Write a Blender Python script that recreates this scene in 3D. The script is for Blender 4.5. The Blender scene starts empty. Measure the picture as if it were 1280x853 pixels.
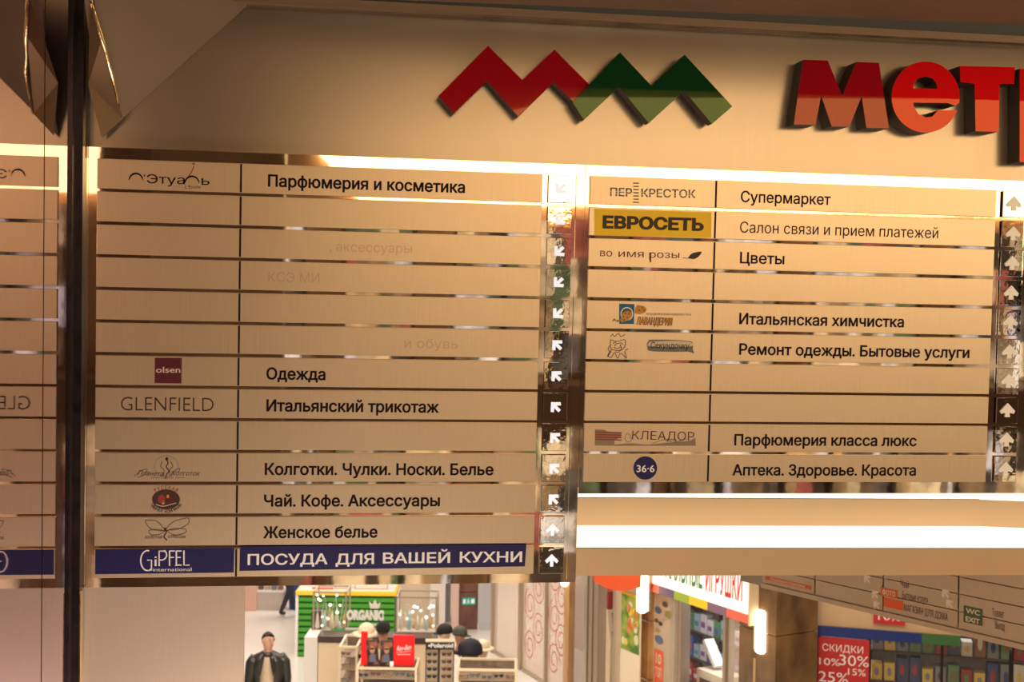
import bpy, math, random
import numpy as np
from mathutils import Vector, Matrix
from mathutils.geometry import delaunay_2d_cdt
random.seed(7)
S = bpy.context.scene
COL = S.collection
PI = math.pi
V = Vector

# ------------------------------------------------------------------ camera
FPX, ROLL = 1500.0, 0.0164
EYE = V((0, 0, 5.8))
cam_d = bpy.data.cameras.new('camera')
cam_d.sensor_width = 36.0
cam_d.lens = 36.0 * FPX / 1280.0
cam_d.clip_end = 200
cam = bpy.data.objects.new('camera', cam_d)
COL.objects.link(cam)
c_, s_ = math.cos(ROLL), math.sin(ROLL)
cam.matrix_world = Matrix(((c_, -s_, 0, 0), (0, 0, -1, 0), (s_, c_, 0, EYE.z), (0, 0, 0, 1)))
cam_d.dof.use_dof = True
cam_d.dof.focus_distance = 5.9
cam_d.dof.aperture_fstop = 3.4
S.camera = cam

# ------------------------------------------------------------------ world, exposure, lights
S.view_settings.view_transform = 'Standard'
S.view_settings.look = 'None'
S.view_settings.exposure = 0.0
S.view_settings.gamma = 1.0
S.view_settings.use_curve_mapping = False
S.render.film_transparent = False
W = bpy.data.worlds.new('world'); S.world = W
W.use_nodes = True
bg = W.node_tree.nodes['Background']
bg.inputs[0].default_value = (1.0, 0.72, 0.48, 1)
bg.inputs[1].default_value = 0.22

# frames -----------------------------------------------------------
YAW, TILT = 0.1352, 0.0411
U_ = V((math.cos(YAW), math.sin(YAW), 0)); H_ = V((math.sin(YAW), -math.cos(YAW), 0))
DN = V((0, 0, -1)) * math.cos(TILT) - H_ * math.sin(TILT)
O_ = V((-1.9062, 5.4758, 6.6034))
def frame(o, x, z):
    x = x.normalized(); z = z.normalized(); y = z.cross(x)
    return Matrix(((x.x, y.x, z.x, o[0]), (x.y, y.y, z.y, o[1]), (x.z, y.z, z.z, o[2]), (0, 0, 0, 1)))
def frame2(p, q):
    p = V((p[0], p[1], 0)); q = V((q[0], q[1], 0))
    return frame(p, q - p, V((0, 0, 1)))
def yawed(x, y, z=0, a=0):
    return Matrix.Translation((x, y, z)) @ Matrix.Rotation(a, 4, 'Z')
B = frame(O_, U_, -DN)                       # the tilted plane of the directory boards
BV = frame(V((O_.x, O_.y, 0)), U_, V((0, 0, 1)))  # same heading, upright, floor level

def ray(px, py):
    a, b = px - 640.0, py - 426.5
    return V(((a * c_ + b * s_) / FPX, 1.0, -(-a * s_ + b * c_) / FPX))
def loc(M, px, py, off=0.0):
    """where the line of sight meets the plane y=-off of a frame: (x, z) in that frame"""
    I = M.inverted(); e = I @ EYE; d = (I.to_3x3() @ ray(px, py))
    t = (-off - e.y) / d.y; p = e + d * t
    return p.x, p.z
def gnd(px, py, z=0.0):
    d = ray(px, py); t = (z - EYE.z) / d.z
    return EYE + d * t
def dep(px, py, D):
    return EYE + ray(px, py) * D

def area(name, M, sx, sy, power, color, spread=PI):
    l = bpy.data.lights.new(name, 'AREA'); l.shape = 'RECTANGLE'; l.size = sx; l.size_y = sy
    l.energy = power; l.color = color; l.spread = spread
    o = bpy.data.objects.new(name, l); COL.objects.link(o); o.matrix_world = M; return o
def aim(p, q):
    d = (V(q) - V(p)).normalized()
    return Matrix.Translation(p) @ d.to_track_quat('-Z', 'Y').to_matrix().to_4x4()
WARM = (1.0, 0.76, 0.48)
area('hall_ceiling_light', aim((3.6, 3.2, 9.0), (2.6, 5.8, 5.8)), 6, 1.5, 30, WARM)
area('side_fill_light', aim((8.3, 3.6, 7.3), (2.0, 5.8, 5.9)), 1.5, 2.5, 190, WARM)  # added fill from the right, brightens the printed film colours
area('pier_fill_light', aim((-0.4, 3.3, 2.2), (-1.5, 5.9, 4.0)), 1.6, .8, 78, (1.0, .84, .72))  # added low fill, brightens the pier and the cove lip
area('hall_ceiling_light', aim((0.3, 2.6, 8.8), (-0.3, 5.6, 5.0)), 2, 1, 5, WARM)
for (x, y, p) in ((-3.5, 14, 420), (-0.5, 12, 330), (-4.5, 20, 620), (-0.5, 19, 520), (-3.5, 26, 620), (1.0, 25, 400)):
    area('passage_ceiling_light', aim((x, y, 4.5), (x, y, 0)), 3, 2.5, p * .27, (1.0, 0.90, 0.78))
area('passage_ceiling_light', aim((2.9, 11.0, 4.5), (3.6, 13.5, 2.5)), 1.6, 1.0, 60, (1.0, 0.83, 0.6))
area('passage_ceiling_light', aim((-1.6, 12.0, 4.3), (-2.2, 16.3, 1.2)), 2.0, 1.0, 120, (1.0, 0.88, 0.72))

# ------------------------------------------------------------------ materials
MATS = {}
def mat(name, col, rough=.5, metal=0., emis=0., ecol=None, noise=0., nscale=20., stretch=(1, 1, 1), bump=0., coat=0., alpha=1., ior=1.5, spec=None, col2=None, thr=None, stint=None):
    if name in MATS: return MATS[name]
    m = bpy.data.materials.new(name); m.use_nodes = True
    nt = m.node_tree; b = nt.nodes['Principled BSDF']
    b.inputs['Base Color'].default_value = (*col, 1)
    b.inputs['Roughness'].default_value = rough
    b.inputs['Metallic'].default_value = metal
    b.inputs['IOR'].default_value = ior
    b.inputs['Alpha'].default_value = alpha
    if spec is not None: b.inputs['Specular IOR Level'].default_value = spec
    if stint: b.inputs['Specular Tint'].default_value = (*stint, 1)
    if coat: b.inputs['Coat Weight'].default_value = coat; b.inputs['Coat Roughness'].default_value = .03
    if emis:
        b.inputs['Emission Color'].default_value = (*(ecol or col), 1); b.inputs['Emission Strength'].default_value = emis
    if noise or bump or col2:
        tc = nt.nodes.new('ShaderNodeTexCoord'); mp = nt.nodes.new('ShaderNodeMapping')
        mp.inputs['Scale'].default_value = stretch
        nz = nt.nodes.new('ShaderNodeTexNoise'); nz.inputs['Scale'].default_value = nscale; nz.inputs['Detail'].default_value = 5
        nt.links.new(tc.outputs['Object'], mp.inputs[0]); nt.links.new(mp.outputs[0], nz.inputs[0])
        if noise or col2:
            cr = nt.nodes.new('ShaderNodeValToRGB')
            lo, hi = (.3, .7) if thr is None else thr
            cr.color_ramp.elements[0].position = lo; cr.color_ramp.elements[1].position = hi
            k0 = col2 if col2 else tuple(max(0, c * (1 - noise)) for c in col)
            k1 = col if col2 else tuple(min(1, c * (1 + noise)) for c in col)
            cr.color_ramp.elements[0].color = (*k0, 1); cr.color_ramp.elements[1].color = (*k1, 1)
            nt.links.new(nz.outputs['Fac'], cr.inputs[0]); nt.links.new(cr.outputs[0], b.inputs['Base Color'])
            if emis and col2: nt.links.new(cr.outputs[0], b.inputs['Emission Color'])
        if bump:
            bp = nt.nodes.new('ShaderNodeBump'); bp.inputs['Strength'].default_value = 1; bp.inputs['Distance'].default_value = bump
            nt.links.new(nz.outputs['Fac'], bp.inputs['Height']); nt.links.new(bp.outputs[0], b.inputs['Normal'])
    MATS[name] = m; return m

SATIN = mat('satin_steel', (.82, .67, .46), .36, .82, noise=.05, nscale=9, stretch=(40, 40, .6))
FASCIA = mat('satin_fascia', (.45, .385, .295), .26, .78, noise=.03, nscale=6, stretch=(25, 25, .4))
MIRROR = mat('mirror_steel', (.86, .74, .58), .03, 1.0, bump=.0007, nscale=1.6)
TILE = mat('mirror_tile_steel', (.80, .70, .56), .02, 1.0, bump=.002, nscale=3)
DARKGLASS = mat('tinted_glass_panel', (.47, .355, .43), .03, 1.0, bump=.0004, nscale=2)
GOLDMIR = mat('polished_trim', (.75, .58, .30), .10, 1.0, bump=.004, nscale=14)
BLACK = mat('black_print', (.012, .005, .008), .6, spec=.15)
DKPROF = mat('dark_profile', (.030, .020, .022), .25, .4, noise=.5, nscale=12)
WHITE = mat('white_print', (.85, .84, .82), .4)
ARROW = mat('white_arrow', (.80, .84, .92), .35, emis=.55, ecol=(.85, .9, 1.0))
NAVY = mat('navy_film', (.012, .010, .085), .35)
RED = mat('red_acrylic', (.36, .002, .012), .012, spec=.5, stint=(1, .6, .35))
RED2 = mat('scarlet_acrylic', (.80, .004, .008), .012, spec=.55, stint=(1, .5, .25))
GREEN = mat('green_acrylic', (.002, .045, .012), .012, spec=.4, stint=(.75, 1, .45))
SIDE = mat('brown_letter_side', (.09, .065, .05), .4, .3)
OPAL = mat('opal_light', (1, .9, .75), .5, emis=1.6, ecol=(1.0, .86, .64))
BULK = mat('luminous_panel', (1, .9, .75), .5, emis=5.0, ecol=(1.0, .66, .34))
SOFFIT = mat('brown_soffit', (.20, .12, .075), .55, noise=.06, nscale=2)
RECESS = mat('shaded_recess', (.02, .028, .034), .35, .3)  # shade and bluish reflection of the gap put into the colour
TAN = mat('tan_plaster', (.62, .44, .27), .5, .25, noise=.03, nscale=3)
BEIGE = mat('beige_panel', (.62, .48, .32), .55, noise=.04, nscale=3)

# ------------------------------------------------------------------ mesh builder
class MB:
    def __init__(s): s.v = []; s.f = []; s.m = []; s.sm = []; s.mats = []; s.T = Matrix.Identity(4)
    def mi(s, m):
        if m not in s.mats: s.mats.append(m)
        return s.mats.index(m)
    def add(s, vs, fs, m, smooth=False):
        b = len(s.v); s.v += [tuple(s.T @ V(p)) for p in vs]; k = s.mi(m)
        for f in fs: s.f.append([b + i for i in f]); s.m.append(k); s.sm.append(smooth)
        return s
    def box(s, x0, x1, y0, y1, z0, z1, m):
        if x0 > x1: x0, x1 = x1, x0
        if y0 > y1: y0, y1 = y1, y0
        if z0 > z1: z0, z1 = z1, z0
        vs = [(x, y, z) for x in (x0, x1) for y in (y0, y1) for z in (z0, z1)]
        return s.add(vs, [(0, 1, 3, 2), (4, 6, 7, 5), (0, 4, 5, 1), (2, 3, 7, 6), (0, 2, 6, 4), (1, 5, 7, 3)], m)
    def bevbox(s, x0, x1, y0, y1, z0, z1, r, m):
        # box with chamfered vertical+horizontal front edges
        vs = []
        for (y, e) in ((y1, 0), (y0 + r, 0), (y0, r)):
            vs += [(x0 + e, y, z0 + e), (x1 - e, y, z0 + e), (x1 - e, y, z1 - e), (x0 + e, y, z1 - e)]
        fs = [(3, 2, 1, 0), (8, 9, 10, 11)]
        for a in (0, 4):
            for i in range(4):
                j = (i + 1) % 4; fs.append((a + i, a + j, a + 4 + j, a + 4 + i))
        return s.add(vs, fs, m)
    def prism(s, pts, y0, y1, m, side=None):
        # polygon in XZ, front face at y0 (towards the viewer), back at y1
        A = sum(pts[i][0] * pts[(i + 1) % len(pts)][1] - pts[(i + 1) % len(pts)][0] * pts[i][1] for i in range(len(pts)))
        if A < 0: pts = pts[::-1]
        n = len(pts)
        s.add([(p[0], y0, p[1]) for p in pts], [tuple(range(n))], m)
        if y1 is not None:
            vs = [(p[0], y0, p[1]) for p in pts] + [(p[0], y1, p[1]) for p in pts]
            s.add(vs, [(i + n, (i + 1) % n + n, (i + 1) % n, i) for i in range(n)] + [tuple(range(2 * n - 1, n - 1, -1))], side or m)
        return s
    def ell(s, cx, cz, rx, rz, y, m, n=24, a0=0, a1=2 * PI, y1=None):
        pts = [(cx + rx * math.cos(a0 + (a1 - a0) * i / n), cz + rz * math.sin(a0 + (a1 - a0) * i / n)) for i in range(n)]
        return s.prism(pts, y, y1, m)
    def stroke(s, pts, w, y, m):
        # flat ribbon in XZ along a polyline, w may be a list
        n = len(pts); L = []; R = []
        for i in range(n):
            a = V(pts[max(0, i - 1)]); b = V(pts[min(n - 1, i + 1)]); d = (b - a)
            if d.length == 0: d = V((1, 0))
            d.normalize(); q = V((-d.y, d.x)) * ((w[i] if isinstance(w, (list, tuple)) else w) / 2)
            p = V(pts[i]); L.append(p + q); R.append(p - q)
        vs = [(p.x, y, p.y) for p in L] + [(p.x, y, p.y) for p in R]
        return s.add(vs, [(i + n, i + 1 + n, i + 1, i) for i in range(n - 1)], m)
    def tube(s, pts, r, m, n=8, cap=True):
        pts = [V(p) for p in pts]; rings = []
        for i, p in enumerate(pts):
            d = (pts[min(len(pts) - 1, i + 1)] - pts[max(0, i - 1)]).normalized()
            a = d.orthogonal().normalized() if i == 0 else (rings[-1][1] - d * rings[-1][1].dot(d)).normalized()
            rings.append((p, a, d.cross(a)))
        vs = []
        for i, (p, a, b) in enumerate(rings):
            rr = r[i] if isinstance(r, (list, tuple)) else r
            vs += [p + (a * math.cos(2 * PI * k / n) + b * math.sin(2 * PI * k / n)) * rr for k in range(n)]
        fs = [(i * n + k, i * n + (k + 1) % n, (i + 1) * n + (k + 1) % n, (i + 1) * n + k) for i in range(len(pts) - 1) for k in range(n)]
        if cap: fs += [tuple(range(n - 1, -1, -1)), tuple(range((len(pts) - 1) * n, len(pts) * n))]
        return s.add(vs, fs, m, True)
    def lathe(s, prof, m, cx=0, cy=0, n=16, sx=1, sy=1, a0=0):
        vs = []
        for (r, z) in prof: vs += [(cx + r * sx * math.cos(2 * PI * k / n), cy + r * sy * math.sin(2 * PI * k / n), z) for k in range(n)]
        fs = [(i * n + k, i * n + (k + 1) % n, (i + 1) * n + (k + 1) % n, (i + 1) * n + k) for i in range(len(prof) - 1) for k in range(n)]
        fs += [tuple(range(n - 1, -1, -1)), tuple(range((len(prof) - 1) * n, len(prof) * n))]
        return s.add(vs, fs, m, True)
    def ball(s, c, r, m, n=12, sc=(1, 1, 1)):
        vs = []; R = n // 2
        for i in range(1, R):
            t = PI * i / R
            vs += [(c[0] + r * sc[0] * math.sin(t) * math.cos(2 * PI * k / n), c[1] + r * sc[1] * math.sin(t) * math.sin(2 * PI * k / n), c[2] + r * sc[2] * math.cos(t)) for k in range(n)]
        vs += [(c[0], c[1], c[2] + r * sc[2]), (c[0], c[1], c[2] - r * sc[2])]
        fs = [((i + 1) * n + k, (i + 1) * n + (k + 1) % n, i * n + (k + 1) % n, i * n + k) for i in range(R - 2) for k in range(n)]
        t_, b_ = len(vs) - 2, len(vs) - 1
        fs += [(k, (k + 1) % n, t_) for k in range(n)] + [((R - 2) * n + (k + 1) % n, (R - 2) * n + k, b_) for k in range(n)]
        return s.add(vs, fs, m, True)
    def text(s, body, x0, x1, zb, cap, y, m, bold=0., mirror=False, shear=0., rot=0.):
        vs, fs, bb = glyphs(body, bold)
        sx = (x1 - x0) / (bb[1] - bb[0]); sz = cap / .727
        if mirror: vs = [(bb[0] + bb[1] - a, b) for a, b in vs]; fs = [f[::-1] for f in fs]
        out = []
        for a, b in vs:
            X = (a - bb[0]) * sx + shear * b * sz; Z = b * sz
            out.append((x0 + X * math.cos(rot) - Z * math.sin(rot), y, zb + X * math.sin(rot) + Z * math.cos(rot)))
        return s.add(out, fs, m)
    def build(s, name, parent=None, M=None, recalc=False):
        me = bpy.data.meshes.new(name); me.from_pydata(s.v, [], s.f)
        for m in s.mats: me.materials.append(m)
        me.polygons.foreach_set('material_index', s.m); me.polygons.foreach_set('use_smooth', s.sm)
        me.update()
        o = bpy.data.objects.new(name, me); COL.objects.link(o)
        if parent is not None: o.parent = parent
        if M is not None: o.matrix_local = M
        return o
_G = {}
def fill2d(loops, evenodd=False):
    """triangulate closed loops (lists of (x, y)) by winding number"""
    pts = []; ed = []
    for L in loops:
        b = len(pts); pts += [V((p[0], p[1])) for p in L]; ed += [(b + i, b + (i + 1) % len(L)) for i in range(len(L))]
    vo, _, fo, _, _, _ = delaunay_2d_cdt(pts, ed, [], 0, 1e-7, False)
    if not fo: return [], []
    P_ = np.array([(v.x, v.y) for v in pts]); a = P_[[e[0] for e in ed]]; b = P_[[e[1] for e in ed]]
    Q = np.array([(v.x, v.y) for v in vo]); c = Q[np.array([f[:3] for f in fo])].mean(axis=1)
    x, y = c[:, 0:1], c[:, 1:2]
    up = (a[:, 1] <= y) & (b[:, 1] > y); dn = (a[:, 1] > y) & (b[:, 1] <= y)
    den = b[:, 1] - a[:, 1]; den = np.where(np.abs(den) < 1e-12, 1e-12, den)
    xi = a[:, 0] + (y - a[:, 1]) / den * (b[:, 0] - a[:, 0])
    w = ((up & (xi > x)).astype(int) - (dn & (xi > x)).astype(int)).sum(axis=1)
    ok = (w % 2 != 0) if evenodd else (w != 0)
    out = []
    for k, f in enumerate(fo):
        if ok[k]:
            p, q, r_ = [vo[i] for i in f[:3]]
            out.append(list(f) if (q - p).cross(r_ - p) > 0 else list(f)[::-1])
    return [(v.x, v.y) for v in vo], out
def embolden(loops, bold):
    loops = [L for L in loops if len(L) > 2]
    if not bold or not loops: return loops
    ar = lambda L: sum(L[i][0] * L[(i + 1) % len(L)][1] - L[(i + 1) % len(L)][0] * L[i][1] for i in range(len(L)))
    big = max(loops, key=lambda L: abs(ar(L))); sg = (1 if ar(big) > 0 else -1) * bold * 1.35
    def off(L):
        L = [p for i, p in enumerate(L) if (V(p) - V(L[i - 1])).length > 1e-5]; n = len(L); R = []
        for i in range(n):
            a, b, c = V(L[i - 1]), V(L[i]), V(L[(i + 1) % n]); d1 = (b - a).normalized(); d2 = (c - b).normalized()
            n1 = V((d1.y, -d1.x)); n2 = V((d2.y, -d2.x)); q = n1 + n2
            q = n1 if q.length < .2 else q.normalized() / max(.5, q.normalized().dot(n1))
            R.append((b.x + q.x * sg, b.y + q.y * sg * .8))
        return R
    return [off(L) for L in loops]
def glyphs(body, bold):
    k = (body, round(bold, 4))
    if k in _G: return _G[k]
    allv = []; allf = []
    cu = bpy.data.curves.new('t', 'FONT'); cu.body = body; cu.size = 1; cu.resolution_u = 3; cu.fill_mode = 'NONE'
    o = bpy.data.objects.new('t', cu); COL.objects.link(o)
    bpy.context.view_layer.update()
    me = bpy.data.meshes.new_from_object(o.evaluated_get(bpy.context.evaluated_depsgraph_get()))
    nx = {}
    for e in me.edges: nx.setdefault(e.vertices[0], []).append(e.vertices[1]); nx.setdefault(e.vertices[1], []).append(e.vertices[0])
    seen = set(); loops = []
    for v0 in range(len(me.vertices)):
        if v0 in seen or v0 not in nx: continue
        L = [v0]; seen.add(v0); cur = v0
        nxt = v0 + 1 if (v0 + 1) in nx[v0] else nx[v0][0]
        while nxt not in seen:
            L.append(nxt); seen.add(nxt)
            c = [q for q in nx[nxt] if q not in seen]
            if not c: break
            nxt = c[0]
        loops.append([tuple(me.vertices[i].co.xy) for i in L])
    bpy.data.objects.remove(o); bpy.data.curves.remove(cu); bpy.data.meshes.remove(me)
    # group loops that overlap in x so each glyph is filled on its own
    items = sorted((min(p[0] for p in L), max(p[0] for p in L), n) for n, L in enumerate(loops)); groups = []
    for a, b, n in items:
        if groups and a < groups[-1][1]: groups[-1][1] = max(groups[-1][1], b); groups[-1][2].append(n)
        else: groups.append([a, b, [n]])
    for a, b, ns in groups:
        vs, fs = fill2d(embolden([loops[n] for n in ns], bold)); o0 = len(allv); allv += vs; allf += [[i + o0 for i in f] for f in fs]
    xs = [p[0] for p in allv] or [0, 1]; _G[k] = (allv, allf, (min(xs), max(xs))); return _G[k]

def tag(o, label=None, cat=None, group=None, kind=None):
    if label: o['label'] = label
    if cat: o['category'] = cat
    if group: o['group'] = group
    if kind: o['kind'] = kind
    return o
def thing(name, M, label, cat, group=None):
    o = bpy.data.objects.new(name, None); COL.objects.link(o); o.empty_display_size = .1
    o.matrix_world = M; return tag(o, label, cat, group)
def struct(name, mb, M=None, parent=None):
    o = mb.build(name, parent, M)
    if parent is None: o['kind'] = 'structure'
    return o
I4 = Matrix.Identity(4)

# ================================================================== STRUCTURE
# fascia wall the boards hang on, with its folded lip
fx0, fz0 = loc(B, 105, 5, -.05); 
fas = MB()
topz = .742
XR = 6.2
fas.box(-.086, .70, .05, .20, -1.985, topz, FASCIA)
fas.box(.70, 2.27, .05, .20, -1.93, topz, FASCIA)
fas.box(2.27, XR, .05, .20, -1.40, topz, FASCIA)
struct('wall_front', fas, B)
LIPM = mat('lip_metal', (.30, .20, .12), .5, .3)
t = MB(); t.box(-.086, XR, .0, .21, topz, topz + .035, LIPM); struct('trim_1', t, B)
# shadow gap above the lip and the soffit in front of it
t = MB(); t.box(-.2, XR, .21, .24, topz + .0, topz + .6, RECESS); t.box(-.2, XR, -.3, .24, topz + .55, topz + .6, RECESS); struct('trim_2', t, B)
sa, sb = loc(B, 500, 0, .26), loc(B, 1280, 31, .26)
SZ = lambda x: sa[1] + (x - sa[0]) / (sb[0] - sa[0]) * (sb[1] - sa[1])
t = MB(); t.add([(.3, -.26, SZ(.3)), (XR, -.26, SZ(XR)), (XR, -2.0, SZ(XR)), (.3, -2.0, SZ(.3)), (.3, -.26, SZ(.3) + .07), (XR, -.26, SZ(XR) + .07), (XR, -2, SZ(XR) + .07), (.3, -2., SZ(.3) + .07)],
                [(0, 3, 2, 1), (4, 5, 6, 7), (0, 1, 5, 4), (1, 2, 6, 5), (2, 3, 7, 6), (3, 0, 4, 7)], SOFFIT)
struct('ceiling_soffit', t, B)

# mitred side return, top left
def P(px, py, off):
    x, z = loc(B, px, py, off); return (x, -off, z)
t = MB()
a, b_, c2, d2, e2 = P(127, 172, -.045), P(308, 8, -.045), P(318, -14, -.02), P(104, -14, .34), P(152, 146, -.03)
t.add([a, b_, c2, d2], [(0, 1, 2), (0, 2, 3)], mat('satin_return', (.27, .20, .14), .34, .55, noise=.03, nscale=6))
struct('wall_left', t, B)
t = MB()
t.add([P(113, -5, .36), P(127, 50, .27), P(139, 90, .19), P(152, 147, .0), P(127, 172, .0), P(110, 105, .1)], [(0, 1, 2, 3, 4, 5)], mat('olive_panel', (.30, .20, .10), .3, .7))
struct('trim_3', t, B)
t = MB()
ed = [(113, -5, .37), (119, 20, .33), (127, 48, .28), (134, 72, .22), (140, 95, .18), (146, 120, .1), (152, 147, .01)]
tx = [P(*q) for q in ed]
t.tube([V(p) for p in tx], [.010, .008, .011, .006, .009, .006, .004], GOLDMIR, 6)
struct('trim_4', t, B)

# tinted glass side wall (reflects the boards) : two panels and the dark corner post
GX = -.086
gl = thing('wall_side', B, None, None); gl['kind'] = 'structure'
for k in ('label', 'category'):
    if k in gl: del gl[k]
ya = -.60
def gpanel(y0, y1):
    m = MB(); m.box(GX - .012, GX, y0, y1, -6.3, 2.2, DARKGLASS); return m.build('glass_panel', gl)
gpanel(-.05, ya + .008); gpanel(ya - .008, -2.0)
for y in (ya,):
    m = MB(); m.box(GX - .014, GX - .004, y - .008, y + .008, -6.3, 2.2, BLACK); m.build('panel_joint', gl)
m = MB(); m.box(GX - .02, GX + .034, -.052, .0, -6.3, 1.2, DKPROF); m.box(GX - .02, GX + .008, -.14, -.052, -6.3, 1.2, DKPROF); m.build('corner_post', gl)
m = MB(); m.box(GX + .034, GX + .038, -.052, .0, -6.3, -1.99, GOLDMIR); m.build('post_edge', gl)

# pier below the left board
m = MB(); m.box(-.074, .683, .10, .14, 0, 4.645, mat('satin_pier', (.70, .58, .47), .36, .6, noise=.05, nscale=9, stretch=(40, 40, .5))); struct('wall_pier', m, BV)

# stepped light cove right of the left board
LY = .09
CV = frame(dep(720, 700, 6.10), V((math.cos(LY), math.sin(LY), 0)), V((0, 0, 1)))
_, zt = loc(CV, 720, 686); _, zb = loc(CV, 720, 720)
m = MB(); m.box(-2.2, 3.6, 0, .03, zb, zt, TAN); m.box(-2.2, 3.6, .03, .9, zb, zb + .02, TAN); struct('trim_5', m, CV)
m = MB(); m.box(-2.2, 3.6, .03, .80, zt - .02, zt - .006, OPAL); o = m.build('cove_light', None, CV)
tag(o, 'wide glowing light strip lying on the lower step, below the right board', 'light')
xc, z2 = loc(CV, 1226, 622, -.80)
_, z2b = loc(CV, 720, 622.5, -.80)
m = MB(); m.prism([(-2.2, zt - .02), (xc, zt - .02), (xc, z2b), (-2.2, z2b)], .80, .83, TAN)
m.add([(xc, .80, zt - .02), (xc + .9, .55, zt - .02), (xc + .9, .55, z2b), (xc, .80, z2b)], [(0, 1, 2, 3)], TAN)
struct('trim_6', m, CV)
m = MB(); m.add([(-2.2, .81, z2b - .004), (xc, .81, z2b - .004), (xc + .9, .56, z2b - .004), (xc + .9, 1.5, z2b - .004), (-2.2, 1.5, z2b - .004)], [(0, 1, 2, 3, 4)], OPAL)
m.add([(-2.2, 1.3, z2b), (4.5, 1.3, z2b), (4.5, 1.3, z2b + .3), (-2.2, 1.3, z2b + .3)], [(0, 1, 2, 3)], TAN)
o = m.build('cove_light', None, CV)
tag(o, 'narrow glowing light strip directly under the bottom edge of the right board', 'light')

# lower hall shell
FLOOR = mat('pale_floor', (.80, .76, .72), .22, noise=.04, nscale=.7)
m = MB(); m.box(-14, 14, -8, 34, -.1, 0, FLOOR); struct('floor', m)
m = MB(); m.box(-14, 14, 7.4, 34, 4.66, 4.8, mat('white_ceiling', (.8, .76, .7), .6, noise=.02)); struct('ceiling', m)
m = MB(); m.box(-10, 6, 30.5, 30.7, 0, 4.66, mat('far_wall_plaster', (.78, .60, .50), .6, noise=.05, nscale=2)); struct('wall_back', m)

# ================================================================== DIRECTORY BOARDS
RP = .15
def plate(root, k, x0, x1, m_=None):
    z1 = -k * RP + random.uniform(-.0006, .0006); z0 = z1 - .1355
    m = MB(); m.bevbox(x0, x1, 0, .010, z0, z1, .0015, SATIN)
    o = m.build('name_plate', root)
    o.location.y += random.uniform(-.0006, .0006)
    return o
def line(o, k, x):
    m = MB(); m.box(x - .0045, x + .0045, -.0012, -.0002, -k * RP - .1335, -k * RP - .003, BLACK); m.build('divider_line', o)
def lettering(o, body, k, px0, px1, pyref, bold=.018, mt=BLACK, cap=.054, bl=.102):
    x0, _ = loc(B, px0, pyref); x1, _ = loc(B, px1, pyref)
    m = MB(); m.text(body, x0, x1, -k * RP - bl, cap, -.0012, mt, bold); m.build('lettering', o)
def arrow_pts(cx, cz, s, ang, spade=False):
    if spade: q = [(0, .5), (.18, .33), (.52, -.02), (.44, -.2), (.14, -.13), (.17, -.42), (-.17, -.42), (-.14, -.13), (-.44, -.2), (-.52, -.02), (-.18, .33)]
    else: q = [(0, .5), (.56, -.04), (.40, -.24), (.13, .0), (.13, -.5), (-.13, -.5), (-.13, .0), (-.40, -.24), (-.56, -.04)]
    c, s2 = math.cos(ang), math.sin(ang)
    return [(cx + s * (a * c - b * s2), cz + s * (a * s2 + b * c)) for a, b in q]
def tile(root, k, cx, w, ang, spade=False, s=.060, label=None):
    m = MB(); m.bevbox(-w / 2, w / 2, -.004, .006, -.066, .066, .002, TILE)
    o = m.build('arrow_tile', root)
    o.location = (cx, 0, -k * RP - .0685); o.rotation_euler = (random.uniform(-.004, .004), 0, random.uniform(-.005, .005))
    a = MB(); a.prism(arrow_pts(0, .0, s, ang, spade), -.0085, -.005, ARROW if not spade else ARROW2); a.build('arrow', o)
ARROW2 = mat('cream_arrow', (.85, .80, .68), .4, emis=.12, ecol=(1, .9, .7))
LB = thing('directory_sign', B, 'left directory board of satin strips with white arrows down its right edge', 'sign', None)
m = MB(); m.box(-.052, 2.268, .012, .05, -1.982, .052, MIRROR); m.build('mirror_backing', LB)
m = MB(); m.box(-.054, -.044, .0, .012, -1.968, .0, MIRROR); 
m.box(2.225, 2.268, .002, .012, -1.968, .0, MIRROR); m.build('mirror_frame', LB)
XD = .6433
TL = {0: ('Парфюмерия и косметика', 335, 581.5, 225, .0), 6: ('Одежда', 333, 407, 465, 0), 7: ('Итальянский трикотаж', 333, 549, 507, 0),
      9: ('Колготки. Чулки. Носки. Белье', 331, 617, 584, 0), 10: ('Чай. Кофе. Аксессуары', 330, 550, 623, 0), 11: ('Женское белье', 329, 472, 662, 0)}
LP = []
for k in range(13):
    o = plate(LB, k, 0, 2.0586); LP.append(o)
    line(o, k, XD)
    if k in TL: T_ = TL[k]; lettering(o, T_[0], k, T_[1], T_[2], T_[3], .021)
    tile(LB, k, 2.146, .118, 3 * PI / 4 if k < 5 else (PI / 4 if k < 11 else 0))
# faint ghosts of removed letters on three blank strips
GHOST = mat('ghost_print', (.66, .52, .36), .42, .72)
for k, body, a, b in ((2, ', аксессуары', 412, 515), (3, 'КСЭ МИ', 336, 400), (5, 'и обувь', 508, 575)):
    lettering(LP[k], body, k, a, b, 300, .0, GHOST, .045, .095)

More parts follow.
